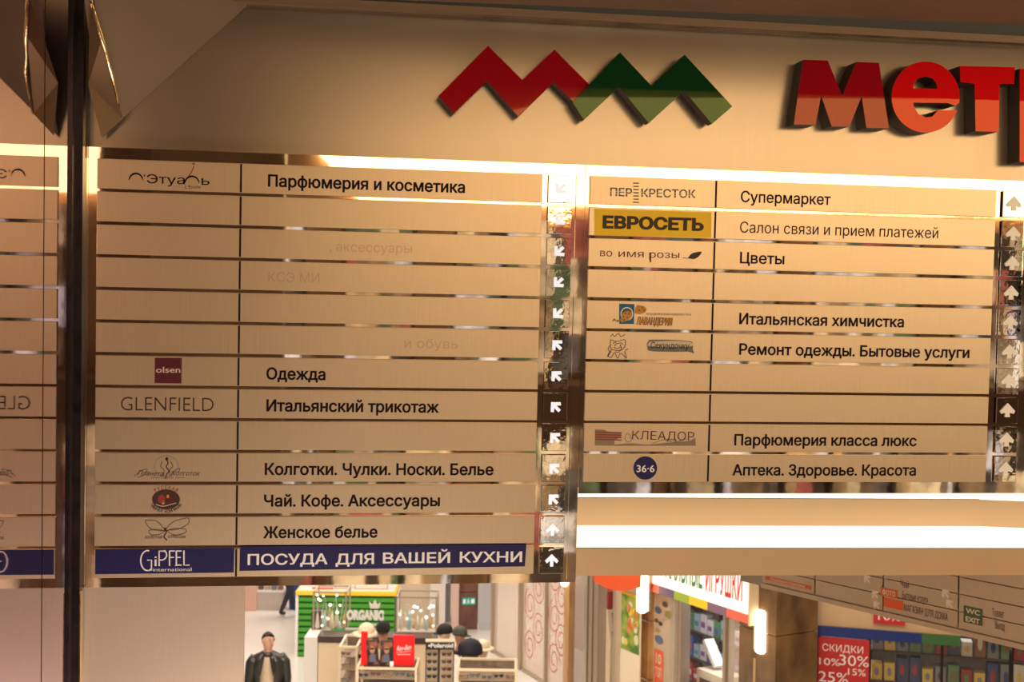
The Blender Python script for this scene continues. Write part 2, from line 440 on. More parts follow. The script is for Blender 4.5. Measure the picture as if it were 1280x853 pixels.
RB = thing('directory_sign', B, 'right directory board of satin strips with cream arrows, hanging above the light strips', 'sign', None)
m = MB(); m.box(2.272, XR, .012, .05, -1.545, .052, MIRROR); m.build('mirror_backing', RB)
XE = 2.9196
TR = {0: ('Супермаркет', 926, 1038.5, 244), 1: ('Салон связи и прием платежей', 925, 1173, 286), 2: ('Цветы', 925, 980.5, 322),
      4: ('Итальянская химчистка', 924, 1130, 400), 5: ('Ремонт одежды. Бытовые услуги', 924, 1212, 438), 8: ('Парфюмерия класса люкс', 918, 1146, 546),
      9: ('Аптека. Здоровье. Красота', 915.5, 1145, 586)}
RPL = []
for k in range(10):
    o = plate(RB, k, 2.292, 4.3839); RPL.append(o)
    line(o, k, XE)
    if k in TR: T_ = TR[k]; lettering(o, T_[0], k, T_[1], T_[2], T_[3], .0 if k == 1 else (.012 if k in (0, 2) else .018))
    ax, _ = loc(B, 1267 - (k / 9.) * 11, 250 + k * 38)
    tile(RB, k, ax, .118, 0, True, .078)

# ---- emblems: helper working in pixel units of the plate surface
class Emb:
    def __init__(s): s.mb = MB(); s.y = -.0012
    def up(s): s.y -= .0006; return s
    def q(s, pts): return [loc(B, a, b) for a, b in pts]
    def poly(s, pts, m): s.mb.prism(s.q(pts), s.y, None, m); return s
    def stroke(s, pts, w, m):
        ww = [a * .0037 for a in w] if isinstance(w, (list, tuple)) else w * .0037
        s.mb.stroke(s.q(pts), ww, s.y, m); return s
    def text(s, body, px0, px1, pyb, cap, m, bold=0., **kw):
        a = loc(B, px0, pyb[0] if isinstance(pyb, tuple) else pyb); b = loc(B, px1, pyb[1] if isinstance(pyb, tuple) else pyb)
        rot = math.atan2(b[1] - a[1], b[0] - a[0])
        s.mb.text(body, a[0], a[0] + (V(b) - V(a)).length, a[1], cap * .0037, s.y, m, bold, rot=rot, **kw); return s
    def ell(s, cx, cy, rx, ry, m, a0=0, a1=2 * PI, n=28):
        s.poly([(cx + rx * math.cos(a0 + (a1 - a0) * i / n), cy + ry * math.sin(a0 + (a1 - a0) * i / n)) for i in range(n + (0 if a1 - a0 > 6.2 else 1))], m); return s
    def arc(s, cx, cy, rx, ry, a0, a1, w, m, n=16):
        s.stroke([(cx + rx * math.cos(a0 + (a1 - a0) * i / n), cy + ry * math.sin(a0 + (a1 - a0) * i / n)) for i in range(n + 1)], w, m); return s
    def build(s, parent, name='emblem'): return s.mb.build(name, parent)
def spl(pts, n=6):
    out = []
    for i in range(len(pts) - 1):
        p0, p1, p2, p3 = pts[max(0, i - 1)], pts[i], pts[i + 1], pts[min(len(pts) - 1, i + 2)]
        for j in range(n):
            t = j / n
            out.append(tuple(.5 * ((2 * p1[c]) + (-p0[c] + p2[c]) * t + (2 * p0[c] - 5 * p1[c] + 4 * p2[c] - p3[c]) * t * t + (-p0[c] + 3 * p1[c] - 3 * p2[c] + p3[c]) * t ** 3) for c in (0, 1)))
    return out + [tuple(pts[-1])]
ORANGE = mat('orange_print', (.42, .12, .02), .5)
MAROON = mat('maroon_print', (.10, .012, .018), .4)
GREYP = mat('grey_print', (.16, .16, .15), .5)
YEL = mat('yellow_film', (1.0, .66, .004), .4)
BRN = mat('brown_print', (.045, .018, .008), .5)
TEAL = mat('teal_print', (.01, .12, .19), .4)
AMB = mat('amber_print', (.62, .28, .04), .5)
RDP = mat('red_print', (.30, .025, .015), .5)
CREAM = mat('cream_print', (.70, .58, .42), .5)
# L'Etoile row
e = Emb()
e.arc(170, 226, 8.6, 9, PI * 1.02, PI * 1.98, [.6, 1.4, 1.8, 2.0, 2.0, 2.2, 2.4, 2.4, 2.4, 2.2, 2.0, 2, 1.8, 1.8, 1.6, 1.2, .6], BLACK)
e.stroke([(181, 218), (180.5, 221)], 1.2, BLACK)
e.text('Этуа', 183.5, 231, (229, 230.5), 11, BLACK, .004)
e.arc(240, 230, 9, 9.5, PI * 1.02, PI * 1.98, [.6, 1.4, 1.8, 2.0, 2.0, 2.2, 2.4, 2.4, 2.4, 2.2, 2.0, 2, 1.8, 1.8, 1.6, 1.2, .6], BLACK)
e.text('ь', 252, 262, 231.3, 11, BLACK, .004)
e.stroke(spl([(236, 220), (240, 214), (242.5, 207.5)]), [.4] + [1.4] * 11 + [1.0], ORANGE); e.ell(242, 205, 1.6, 1.3, ORANGE)
e.text("L'Etoile", 231.5, 251, 235.6, 3.8, BLACK, .0)
e.build(LP[0])
# olsen
e = Emb(); e.poly([(193.6, 447.5), (227.3, 447.8), (226.8, 479.6), (193.3, 479)], MAROON); e.up()
e.text('olsen', 195, 225.5, 466, 7.5, CREAM, .012); e.build(LP[6])
# GLENFIELD
e = Emb(); e.text('GLENFIELD', 151, 267, (513.3, 514.5), 18.3, BRN, -.008); e.build(LP[7])
# hosiery script with a ringed figure
e = Emb()
e.text('Планета', 172, 203, (594, 595.5), 6, BRN, .0, shear=.3); e.text('Колготок', 214, 249, (594.5, 595), 6, BRN, .0, shear=.3)
e.stroke(spl([(168, 596), (176, 589), (184, 587), (180, 594), (172, 597)]), .6, BRN); e.stroke(spl([(214, 594), (219, 588), (225, 586), (223, 591)]), .6, BRN)
e.arc(208, 583, 15, 13, 0, 2 * PI, .35, GREYP, 32)
e.stroke(spl([(208, 574), (210, 579), (208, 584), (211, 589), (208, 594), (207, 599)]), [1, 1.6] * 15 + [1], BRN)
e.stroke(spl([(203, 577), (201, 583), (205, 588), (204, 596)]), .8, BRN); e.stroke(spl([(213, 577), (216, 583), (212, 588), (213, 596)]), .8, BRN)
e.ell(208.5, 574, 1.8, 2.3, BRN); e.text('торговый дом', 188, 231, 598, 1.8, GREYP); e.build(LP[9])
# tea company oval
e = Emb()
e.ell(207.5, 624.5, 17.5, 12.5, BRN); e.up()
e.ell(202, 624, 4.5, 5.5, RDP); e.ell(213, 626, 5, 4.5, MAROON); e.ell(204, 628, 2, 3, AMB); e.ell(210, 621, 1.6, 2.4, AMB)
e.stroke(spl([(195, 631), (204, 633), (213, 631), (220, 629)]), .8, CREAM); e.y = -.0012
def arctext(e, body, cx, cy, rx, ry, a0, a1, cap, m, bold=.01, flip=1):
    n = len(body)
    for i, ch in enumerate(body):
        a = a0 + (a1 - a0) * (i + .5) / n; px, py = cx + rx * math.cos(a), cy + ry * math.sin(a)
        if ch == ' ': continue
        X, Z = loc(B, px, py); w = cap * .0037 * .72
        rot = (-(a) - PI / 2) if flip > 0 else (-(a) + PI / 2)
        vs, fs, bb = glyphs(ch, bold)
        e.mb.text(ch, X - w / 2 * math.cos(rot), X - w / 2 * math.cos(rot) + w, Z - w / 2 * math.sin(rot), cap * .0037, e.y, m, bold, rot=rot)
arctext(e, 'РУССКАЯ', 207.5, 626, 20, 14.5, PI * 1.26, PI * 1.74, 4.2, RDP)
arctext(e, 'ЧАЙНАЯ КОМПАНИЯ', 207.5, 624, 22, 17.5, PI * .86, PI * .14, 4.2, BRN, flip=-1)
e.build(LP[10])
# dragonfly
e = Emb()
for pts in ([(206.5, 663), (196, 652), (184, 650.5), (182, 652.5), (188, 661), (200, 664), (206.5, 663)],
            [(207, 662), (216, 653), (230, 648.5), (236, 648.5), (235, 655), (222, 662), (207.5, 663)],
            [(206, 664), (196, 662), (186, 664), (190, 669), (200, 668), (206, 664)], [(208, 664), (218, 661), (232, 662), (230, 667), (218, 669), (208, 664)]):
    e.stroke(spl(pts), .7, BRN)
e.stroke(spl([(206, 661), (207.5, 666), (205, 671), (209, 676)]), [1.6, 1.5, 1.4] * 6 + [.5], BRN); e.ell(206.5, 661.5, 1.5, 1.7, BRN)
e.text('ЗОЛОТАЯ', 180.5, 202, 673.5, 3.4, BRN, .012, shear=.2); e.text('СТРЕКОЗА', 210, 232, 673, 3.4, BRN, .012, shear=.2); e.build(LP[11])
# kitchenware row in navy
e = Emb(); e.poly([(119.2, 687), (293, 685.2), (292.3, 716), (119, 718.2)], NAVY); e.poly([(300, 683.5), (658, 680.6), (656, 708.3), (299.3, 714)], NAVY); e.up()
e.arc(184.5, 701, 8.5, 12.5, -PI * .42, -PI * 1.98 + .9, 1.7, WHITE, 24); e.stroke([(184, 700.5), (189.5, 700.3), (189.3, 713), (184, 713.8)], 1.6, WHITE)
e.text('i', 193, 196, 708, 14, WHITE, .0); e.stroke([(199, 708), (199, 689), (207, 688.6)], 1.7, WHITE)
e.stroke(spl([(199, 689), (207, 690), (208, 696), (204, 700), (199, 700)]), 1.6, WHITE)
for x in (212, 220.5):
    e.stroke([(x, 707.6), (x, 688.6)], 1.7, WHITE); e.stroke([(x, 689), (x + 6.5, 689)], 1.6, WHITE); e.stroke([(x, 697), (x + 5.5, 697)], 1.4, WHITE)
e.stroke([(219, 707.4), (220, 707.4)], 1.2, WHITE); e.stroke([(220.5, 706.6), (227, 706.6)], 1.6, WHITE)
e.stroke([(230, 688.4), (230, 706.8), (237, 706.6)], 1.7, WHITE)
e.text('international', 191, 239.5, (714.5, 714), 4.6, WHITE, .0)
e.text('ПОСУДА', 309.5, 409.5, (706.3, 705.3), 13.5, WHITE, .016); e.text('ДЛЯ', 419.5, 467.5, (705.8, 704.9), 13.5, WHITE, .016)
e.text('ВАШЕЙ', 478.5, 562.5, (704.4, 703.6), 13.5, WHITE, .016); e.text('КУХНИ', 574.5, 652.5, (703.2, 702.6), 13.5, WHITE, .016)
e.build(LP[12])
# supermarket
e = Emb(); SLATE = mat('slate_print', (.10, .15, .17), .5)
e.text('ПЕР', 762.5, 790, (244.8, 245.8), 10.5, SLATE, .016); e.text('КРЕСТОК', 801.5, 869.5, (246, 247.6), 10.5, SLATE, .016)
for i in range(7): e.stroke([(791.5, 229 + i * 4), (798.5, 229.2 + i * 4)], 1.5, SLATE)
e.up()
for yy in (239.3, 242): e.stroke([(762, yy), (789, yy + .8)], .5, SATIN); e.stroke([(801, yy + 1.2), (870, yy + 3)], .5, SATIN)
e.build(RPL[0])
# mobile shop, yellow
e = Emb(); e.poly([(743, 261), (889.5, 265.5), (889, 297.5), (743, 294)], YEL); e.up()
e.text('ЕВРОСЕТЬ', 753, 879.5, (284.8, 288.3), 15.2, BRN, .042); e.build(RPL[1])
# florist
e = Emb(); e.text('во', 750, 765, (320.3, 320.8), 9.5, MAROON, .0); e.text('имя', 773, 804.5, (321.2, 322), 9.5, MAROON, .0); e.text('розы', 811.5, 849, (322.3, 323), 9.5, MAROON, .0)
e.stroke([(813, 316), (813, 328)], 2, MAROON); e.stroke([(853, 322.5), (860, 323)], .8, BRN)
e.poly(spl([(859.5, 323), (864, 317.5), (870, 315.5), (877, 315), (873, 321), (867, 324), (859.5, 323)]), mat('leaf_print', (.03, .03, .012), .5)); e.build(RPL[2])
# dry cleaner: teal tile, white drum ring, spotted amber cat shape
e = Emb(); e.poly([(774, 379.8), (793, 380.3), (792.5, 405.3), (774, 405)], TEAL); e.up()
e.arc(783.5, 392.5, 7.3, 7.8, 0, 2 * PI, 1.4, WHITE, 24)
e.poly(spl([(776, 399), (777, 393), (783, 389), (789, 390), (789, 396), (784, 401), (776, 403)]), AMB)
e.stroke(spl([(777, 399), (771, 402), (768, 399), (765.5, 402)]), [1.2, 1.6] * 9 + [1], AMB)
e.poly(spl([(793, 392), (795, 384), (802, 382), (808, 386), (806, 391), (799, 393)]), AMB); e.ell(797.5, 383, 1.6, 1.8, AMB)
e.up()
for (a, b) in ((779, 396), (782, 392), (786, 393), (784, 397), (780, 400), (787, 390), (768, 400), (772, 401), (803, 385), (799, 388), (805, 388)): e.ell(a, b, .8, 1, BRN, n=8)
e.text('ИТАЛЬЯНСКАЯ ХИМЧИСТКА', 808, 864, (394, 395), 2.9, GREYP, .0)
e.text('ЛАВАНДЕРИЯ', 796, 840, (405, 406.5), 9, AMB, .02, shear=.1); e.y += .0003
e.text('ЛАВАНДЕРИЯ', 795.4, 839.4, (405.5, 407), 9.6, BRN, .035, shear=.1); e.build(RPL[4])
# tailor with a drawn old man's head and an oval badge
e = Emb()
for pts in ([(763, 421), (766, 418), (768, 421), (773, 417), (776, 421), (781, 418)], [(763, 425), (772, 427), (781, 425), (781, 433), (776, 438), (765, 437), (763, 430), (763, 425)],
            [(766, 430), (769, 428), (771, 430), (776, 429), (779, 431)], [(765, 437), (760, 444), (764, 447), (768, 441), (772, 448), (776, 442), (783, 448), (781, 440), (785, 436)],
            [(767, 434), (771, 436), (777, 434), (774, 440), (769, 440)], [(759, 446), (764, 440)], [(762, 432), (760, 437), (763, 440)]):
    e.stroke(spl(pts), .9, BRN)
e.ell(769, 431.5, .9, .9, BRN); e.ell(775.5, 432, .9, .9, BRN)
e.poly(spl([(811, 426.5), (813, 425), (840, 425), (863, 427), (866, 430), (866, 437), (867.5, 442), (861, 440), (840, 440), (813, 439), (809, 434), (809, 429), (811, 426.5)]), GREYP); e.up()
e.poly(spl([(812, 427.5), (840, 426.3), (863, 428), (864, 433), (840, 434), (812, 433), (810.5, 430), (812, 427.5)]), CREAM); e.up()
e.text('Секундочку', 812.5, 861, (435, 436.3), 7.6, BRN, .012, shear=.15); e.build(RPL[5])
# perfume de luxe
e = Emb(); TAUPE = mat('taupe_print', (.26, .20, .13), .5)
e.poly([(743.6, 537), (755, 537.5), (760, 540), (777, 540.5), (776, 546), (768, 551), (768, 556), (776, 557.5), (743.5, 557)], TAUPE)
e.poly(spl([(768, 556), (790, 554.5), (810, 556), (840, 553), (862, 551), (869, 547)], 5) + [(869.5, 557.5), (768, 557.5)], TAUPE); e.up()
for i in range(4): e.stroke([(744, 540.5 + i * 3), (777, 541.3 + i * 3)], 1.6, RDP)
e.stroke(spl([(789, 546), (784, 542), (781, 548), (785, 553), (790, 549), (786, 547)]), .8, TAUPE); e.stroke(spl([(815, 555), (830, 550), (842, 553), (858, 549)]), .8, TAUPE)
e.text('КЛЕАДОР', 790, 867.5, (549.3, 551), 11.5, MAROON, -.004); e.build(RPL[8])
# pharmacy disc
e = Emb(); e.ell(806.5, 585.3, 14.8, 14.6, NAVY, n=40); e.up(); e.text('36·6', 795.5, 818, 590.3, 9.6, WHITE, .012); e.build(RPL[9])

# ================================================================== FASCIA LOGO
def front(pts, off): return [loc(B, a, b, off) for a, b in pts]
ZG = thing('zigzag_emblem', B, 'red and green double zigzag emblem raised on the satin fascia above the left board', 'emblem')
zo = .05
rz = [(610, 57), (653, 100), (693, 62), (739, 108), (719, 130), (692, 103), (648, 146), (609, 101), (567, 142), (548, 120)]
m = MB(); m.prism(front(rz, zo), -zo, .01, RED, SIDE); m.build('red_zigzag', ZG)
gz = [(775, 65.5), (815, 108), (856, 68.5), (915.5, 133), (890, 155), (855.5, 113.5), (811, 154), (774, 108.5), (730, 150), (716, 128.5)]
m = MB(); m.prism(front(gz, zo + .014), -zo - .014, .01, GREEN, SIDE); m.build('green_zigzag', ZG)
LS = thing('raised_letter_sign', B, 'raised red lettering on the fascia above the right board, cut off by the frame', 'sign')
lo = .06
def K(p): return 960 + p[0] / 3.553, p[1] / 3.553
def letter(outer, holes=(), mt=RED):
    fp = front([K(p) for p in outer], lo); m = MB()
    if not holes: m.prism(fp, -lo, .045, mt, SIDE)
    else:
        hp = [front([K(p) for p in h], lo) for h in holes]
        vs, fs = fill2d([fp] + hp, True)
        m.add([(a, -lo, b) for a, b in vs], fs, mt)
        for L in [fp] + hp:
            n = len(L); m.add([(p[0], -lo, p[1]) for p in L] + [(p[0], .045, p[1]) for p in L], [(i, (i + 1) % n, (i + 1) % n + n, i + n) for i in range(n)], SIDE)
    return m.build('letter', LS)
letter([(158, 265), (265, 269), (330, 425), (392, 275), (493, 279), (537, 570), (437, 568), (416, 428), (362, 562), (283, 562), (236, 425), (211, 555), (115, 553), (130, 440)], mt=RED)
# e : ring with bar, drawn as an open band
def arcpts(cx, cy, rx, ry, a0, a1, n): return [(cx + rx * math.cos(a0 + (a1 - a0) * i / n), cy + ry * math.sin(a0 + (a1 - a0) * i / n)) for i in range(n + 1)]
cx, cy = 700, 432
pe = [(832, 470), (850, 455)] + arcpts(cx, 431, 151, 158, math.radians(-1), math.radians(-338), 60) + [(755, 490), (728, 519), (700, 521), (668, 506), (650, 478), (645, 456), (800, 458)]
ctr = [(645, 392), (650, 368), (668, 348), (700, 340), (730, 348), (748, 368), (752, 394)]
letter(pe, [ctr], mt=RED2)
tt = [(852, 293), (1097, 298), (1092, 372), (1028, 372), (1024, 586), (922, 583), (918, 372), (855, 364)]
letter(tt, mt=RED2)
letter([(1118, 305), (1215, 305), (1225, 330), (1270, 300), (1350, 310), (1400, 400), (1380, 540), (1300, 600), (1225, 570), (1218, 722), (1118, 720)], mt=RED2)

# ================================================================== HALL BEHIND THE VIEWPOINT (seen in the mirrors)
HB = BV @ Matrix.Translation((0, -12, 0))
m = MB(); m.prism([(1.3, 6.80), (.65, 7.5), (4.35, 8.42), (14, 8.80), (14, 6.92)], -.04, .04, BULK)
m.v = [(x, -y, z) for x, y, z in m.v]
o = m.build('luminous_bulkhead', None, HB); tag(o, 'long warm luminous band seen as the glare in the mirror strip above the boards', 'light')
HW = mat('hall_wall', (.55, .38, .24), .6, noise=.1, nscale=1.5)
m = MB(); m.box(-6, 15, -.4, -.1, 0, 9.2, HW); struct('wall_rear', m, HB)
m = MB(); m.box(-6, 15, -.1, 12, 9.2, 9.4, mat('hall_ceiling', (.25, .16, .10), .7)); struct('ceiling_hall', m, HB)
m = MB(); m.box(-6, 15, -.1, 1.2, 3.7, 4.3, mat('gallery_edge', (.16, .10, .07), .4)); struct('trim_7', m, HB)
cols = [(.55, .36, .19), (.30, .19, .10), (.05, .035, .025), (.75, .58, .38), (.85, .80, .78), (.16, .10, .06), (.60, .45, .28), (.35, .10, .08), (.40, .30, .20), (.10, .08, .07), (.65, .62, .70), (.10, .13, .07)]
rh = random.Random(21)
for lev, z0, hh, nr in ((0, .3, 3.2, 5), (1, 4.35, 2.3, 4)):  # made-up glowing panels, give the mirror gaps their coloured dashes
    x0 = -5.0
    while x0 < 13.5:
        w_ = rh.choice((.7, 1.0, 1.3, 1.7))
        sf = thing('glint_window', HB @ Matrix.Translation((x0, .0, z0)), 'invented glowing shop window on the %s level behind the viewpoint, seen only as glints in the mirror steel' % ('lower' if lev == 0 else 'gallery'), 'window', 'invented windows reflected in the mirror strips')
        zz = 0
        for q in range(nr):
            hq = hh / nr; xx = 0
            while xx < w_ - .05:
                wq = min(w_ - xx, rh.choice((.12, .2, .3, .5))); k = rh.randrange(12)
                m = MB(); m.box(xx, xx + wq - .01, -.05, .0, q * hq, (q + 1) * hq - .02, mat('glint_glow_%d' % k, cols[k], .5, emis=1.25, ecol=cols[k], col2=tuple(c * .35 for c in cols[k]), nscale=3, thr=(.35, .6))); m.build('glint_panel', sf); xx += wq
        m = MB()
        for (a, b) in ((-.03, .02), (w_ - .02, w_ + .03)): m.box(a, b, 0, .08, 0, hh, DKPROF)
        m.build('frame', sf); x0 += w_ + rh.choice((.06, .3, .6))

# ================================================================== LOWER HALL
def emp(name, M, label, cat, group=None): return thing(name, M, label, cat, group)
WHT = mat('white_laminate', (.78, .74, .70), .35)
CRM = mat('cream_laminate', (.78, .62, .42), .45)
DBR = mat('dark_brown_top', (.06, .035, .03), .3)
GRN = mat('green_slats', (.05, .30, .02), .45)
GRD = mat('green_groove', (.015, .10, .008), .6)
YLW = mat('yellow_edge', (.85, .55, .03), .4)
GLASS = mat('clear_glass', (.25, .27, .26), .02, spec=.5, alpha=.06)
PINKG = mat('frosted_pink_glass', (.86, .70, .60), .2, alpha=.45)
STEEL = mat('brushed_frame', (.45, .36, .27), .35, .6)
SKIN = mat('skin', (.50, .27, .18), .55)
HAIR = mat('dark_hair', (.022, .014, .010), .6)
def marble(name, a, b): return mat(name, a, .18, col2=b, nscale=2.2, thr=(.35, .62), stretch=(1, 1, .6))
MARB = marble('reddish_marble', (.26, .12, .085), (.10, .04, .03))
MARB2 = marble('brown_marble', (.22, .12, .05), (.055, .028, .012))
BULB = mat('string_bulb', (1, .9, .7), .5, emis=5, ecol=(1, .85, .6))
LAMP = mat('wall_lamp_glass', (1, .9, .75), .5, emis=5, ecol=(1, .84, .6))
REDP = mat('red_poster', (.50, .02, .025), .45)
BLU = mat('blue_plastic', (.03, .08, .32), .5)
BROWNWOOD = mat('wood_trim', (.45, .24, .10), .4, noise=.25, nscale=5, stretch=(6, 6, .6))

# --- pale pink wall and pilasters far left, counter, bin and a passer-by
p = gnd(306, 764)
m = MB(); m.box(-2.2, .24, 0, .4, 0, 4.6, mat('pink_wall', (.72, .44, .36), .6, noise=.06)); struct('wall_pink', m, yawed(p.x, p.y, 0, 0))
p = gnd(319, 763)
cn = emp('service_counter', yawed(p.x, p.y), 'plain grey-white service counter far back at the left, under the sign', 'counter')
m = MB(); m.box(0, .58, 0, .5, 0, .38, mat('grey_laminate', (.55, .47, .42), .5)); m.build('body', cn)
m = MB(); m.box(-.02, .60, -.02, .52, .38, .41, WHT); m.build('worktop', cn)
for i in range(4):
    o = MB().box(.03 + i * .14, .13 + i * .14, .1, .25, .412, .412 + .12 + .05 * (i % 2), mat('goods_%d' % i, ((.1, .1, .12), (.5, .35, .25), (.15, .2, .2), (.3, .12, .1))[i], .5)).build('goods_box', None, yawed(p.x, p.y))
    tag(o, ('dark box', 'tan box', 'teal grey box', 'rust coloured box')[i] + ' standing on the grey-white counter far left', 'box')
p = gnd(357, 765)
bn = emp('litter_bin', yawed(p.x + .14, p.y + .3), 'blue litter bin next to the dark-trousered passer-by', 'bin')
m = MB(); m.lathe([(.12, 0), (.15, .55), (.16, .56), (.16, .6)], BLU, n=12); m.build('bin_body', bn)
m = MB(); m.lathe([(.165, .6), (.16, .66), (.05, .7)], mat('bin_lid_blue', (.02, .05, .2), .4), n=12); m.build('lid', bn)

# --- people -------------------------------------------------------
def skinned(name, pts, edges, parent, mts, pick, sub=2):
    me = bpy.data.meshes.new('t'); me.from_pydata([q[0] for q in pts], edges, [])
    o = bpy.data.objects.new('t', me); COL.objects.link(o)
    md = o.modifiers.new('s', 'SKIN'); md.use_smooth_shade = True; md.branch_smoothing = .6
    if not me.skin_vertices: me.attributes  # layer is created with the modifier below
    bpy.context.view_layer.objects.active = o
    return o
def person(name, M, label, pose, colors, parts=True):
    """one continuous body grown along a skeleton; jacket, hair are children"""
    root = emp(name, M, label, 'person')
    import bmesh
    J = pose
    bm = bmesh.new(); L = bm.verts.layers.skin.new('skin') if hasattr(bm.verts.layers.skin, 'new') else bm.verts.layers.skin.verify()
    vs = {}
    for k, (co, r_) in J['v'].items():
        v = bm.verts.new(co); v[L].radius = r_ if isinstance(r_, tuple) else (r_, r_); vs[k] = v
    bm.verts.ensure_lookup_table()
    list(vs.values())[0][L].use_root = True
    for a, b in J['e']: bm.edges.new((vs[a], vs[b]))
    me = bpy.data.meshes.new('t'); bm.to_mesh(me); bm.free()
    o = bpy.data.objects.new('t', me); COL.objects.link(o)
    md = o.modifiers.new('s', 'SKIN'); md.use_smooth_shade = True
    o.modifiers.new('u', 'SUBSURF').levels = 1
    bpy.context.view_layer.update()
    ev = bpy.data.meshes.new_from_object(o.evaluated_get(bpy.context.evaluated_depsgraph_get()))
    bpy.data.objects.remove(o); bpy.data.meshes.remove(me)
    ev.name = 'body'; ev.materials.clear()
    for m_ in colors: ev.materials.append(m_)
    for pl in ev.polygons: pl.material_index = J['pick'](pl.center); pl.use_smooth = True
    b = bpy.data.objects.new('body', ev); COL.objects.link(b); b.parent = root
    return root
def standing(stride=.28, H=1.78, arm=.0):
    v = {'pelvis': ((0, 0, .96), (.15, .11)), 'belly': ((0, 0, 1.10), (.145, .105)), 'chest': ((0, 0, 1.30), (.175, .115)), 'top': ((0, .005, 1.44), (.13, .085)),
         'neck': ((0, 0, 1.52), .058), 'neck2': ((0, -.008, 1.565), .056), 'jaw': ((0, -.022, 1.625), (.078, .088)), 'head': ((0, -.010, 1.69), (.094, .112)), 'crown': ((0, .006, 1.735), (.078, .096))}
    e = [('pelvis', 'belly'), ('belly', 'chest'), ('chest', 'top'), ('top', 'neck'), ('neck', 'neck2'), ('neck2', 'jaw'), ('jaw', 'head'), ('head', 'crown')]
    for s, n in ((-1, 'l'), (1, 'r')):
        f = s * stride
        v.update({n + 'sh': ((s * .185, 0, 1.43), .062), n + 'el': ((s * .245, .03 + .05 * s, 1.15), .046), n + 'wr': ((s * .25, -.06 + .04 * s, .92), .032),
                  n + 'pm': ((s * .248, -.075 + .04 * s, .87), (.024, .038)), n + 'hip': ((s * .095, 0, .90), .092), n + 'kn': ((s * .10, -f * .35 - .02, .50), .062), n + 'an': ((s * .10, f * .5, .085), .042),
                  n + 'toe': ((s * .115, f * .5 - .17, .045), (.045, .034))})
        e += [('top', n + 'sh'), (n + 'sh', n + 'el'), (n + 'el', n + 'wr'), (n + 'wr', n + 'pm'), ('pelvis', n + 'hip'), (n + 'hip', n + 'kn'), (n + 'kn', n + 'an'), (n + 'an', n + 'toe')]
        for i in range(4):
            a, b = n + 'f%d' % i, n + 'g%d' % i
            yy = -.105 + .018 * i + .04 * s
            v[a] = ((s * .25, yy, .825), .0095); v[b] = ((s * (.242), yy + .004, .785 + .006 * abs(i - 1)), .008)
            e += [(n + 'pm', a), (a, b)]
        v[n + 't'] = ((s * .225, -.115 + .04 * s, .855), .011); v[n + 't2'] = ((s * .215, -.13 + .04 * s, .825), .009); e += [(n + 'pm', n + 't'), (n + 't', n + 't2')]
    return {'v': v, 'e': e}
def dress_face(root, hairm, turn=0.):
    R0 = Matrix.Rotation(turn, 4, 'Z'); R = R0 @ Matrix.Translation((0, -.010, 0))
    m = MB(); m.T = R0
    # hair cap: half shell over the skull, lower at the back
    n = 16; vs = []; rings = 7
    for i in range(rings):
        t = i / (rings - 1) * PI * .62
        for k in range(n):
            a = 2 * PI * k / n; back = .5 + .5 * math.sin(a)
            tt = t * (.36 + .80 * back)
            vs.append((.086 * math.sin(tt) * math.cos(a), .006 + .102 * math.sin(tt) * math.sin(a), 1.690 + (.104 + .005 * math.sin(5 * a)) * math.cos(tt)))
    fs = [(i * n + k, i * n + (k + 1) % n, (i + 1) * n + (k + 1) % n, (i + 1) * n + k) for i in range(rings - 1) for k in range(n)]
    m.add(vs, [f[::-1] for f in fs], hairm, True); m.build('hair', root)
    m = MB(); m.T = R
    m.tube([(0, -.100, 1.700), (0, -.112, 1.675), (0, -.124, 1.655), (0, -.106, 1.648)], [.008, .011, .015, .010], SKIN, 8); m.build('nose', root)
    for s in (-1, 1):
        m = MB(); m.T = R; m.ball((s * .031, -.094, 1.698), .0125, mat('eye_white', (.38, .32, .28), .4), 10); m.ball((s * .031, -.103, 1.698), .0065, HAIR, 8); m.build('eye', root)
        m = MB(); m.T = R; m.tube([(s * .014, -.103, 1.716), (s * .031, -.106, 1.722), (s * .048, -.094, 1.716)], .0042, HAIR, 6); m.build('eyebrow', root)
        m = MB(); m.T = R; m.ball((s * .085, .006, 1.682), .026, SKIN, 10, (.4, .8, 1.2)); m.build('ear', root)
    m = MB(); m.T = R; m.tube([(-.024, -.098, 1.626), (0, -.104, 1.623), (.024, -.098, 1.626)], [.003, .006, .003], mat('lips', (.36, .13, .10), .5), 6); m.build('mouth', root)
LEATH = mat('black_leather', (.022, .018, .014), .32, noise=.3, nscale=25, bump=.004)
SWEAT = mat('beige_sweater', (.50, .38, .26), .8, noise=.15, nscale=60, bump=.002)
TROU = mat('dark_trousers', (.03, .03, .045), .8)
SHOE = mat('dark_shoe', (.02, .018, .016), .4)
def pick(c):
    if c.z > 1.515: return 0
    if c.z < .90 and abs(c.x) > .19: return 0
    if c.z > .93: return 1
    if c.z < .10: return 3
    return 2
J = standing(); J['pick'] = pick
pm_ = EYE + ray(335.5, 793) * 16.3
man = person('person', yawed(pm_.x, pm_.y, 0, .10), 'man with short dark hair walking in an open black leather jacket over a beige sweater', J, [SKIN, SWEAT, TROU, SHOE])
dress_face(man, HAIR, .55)
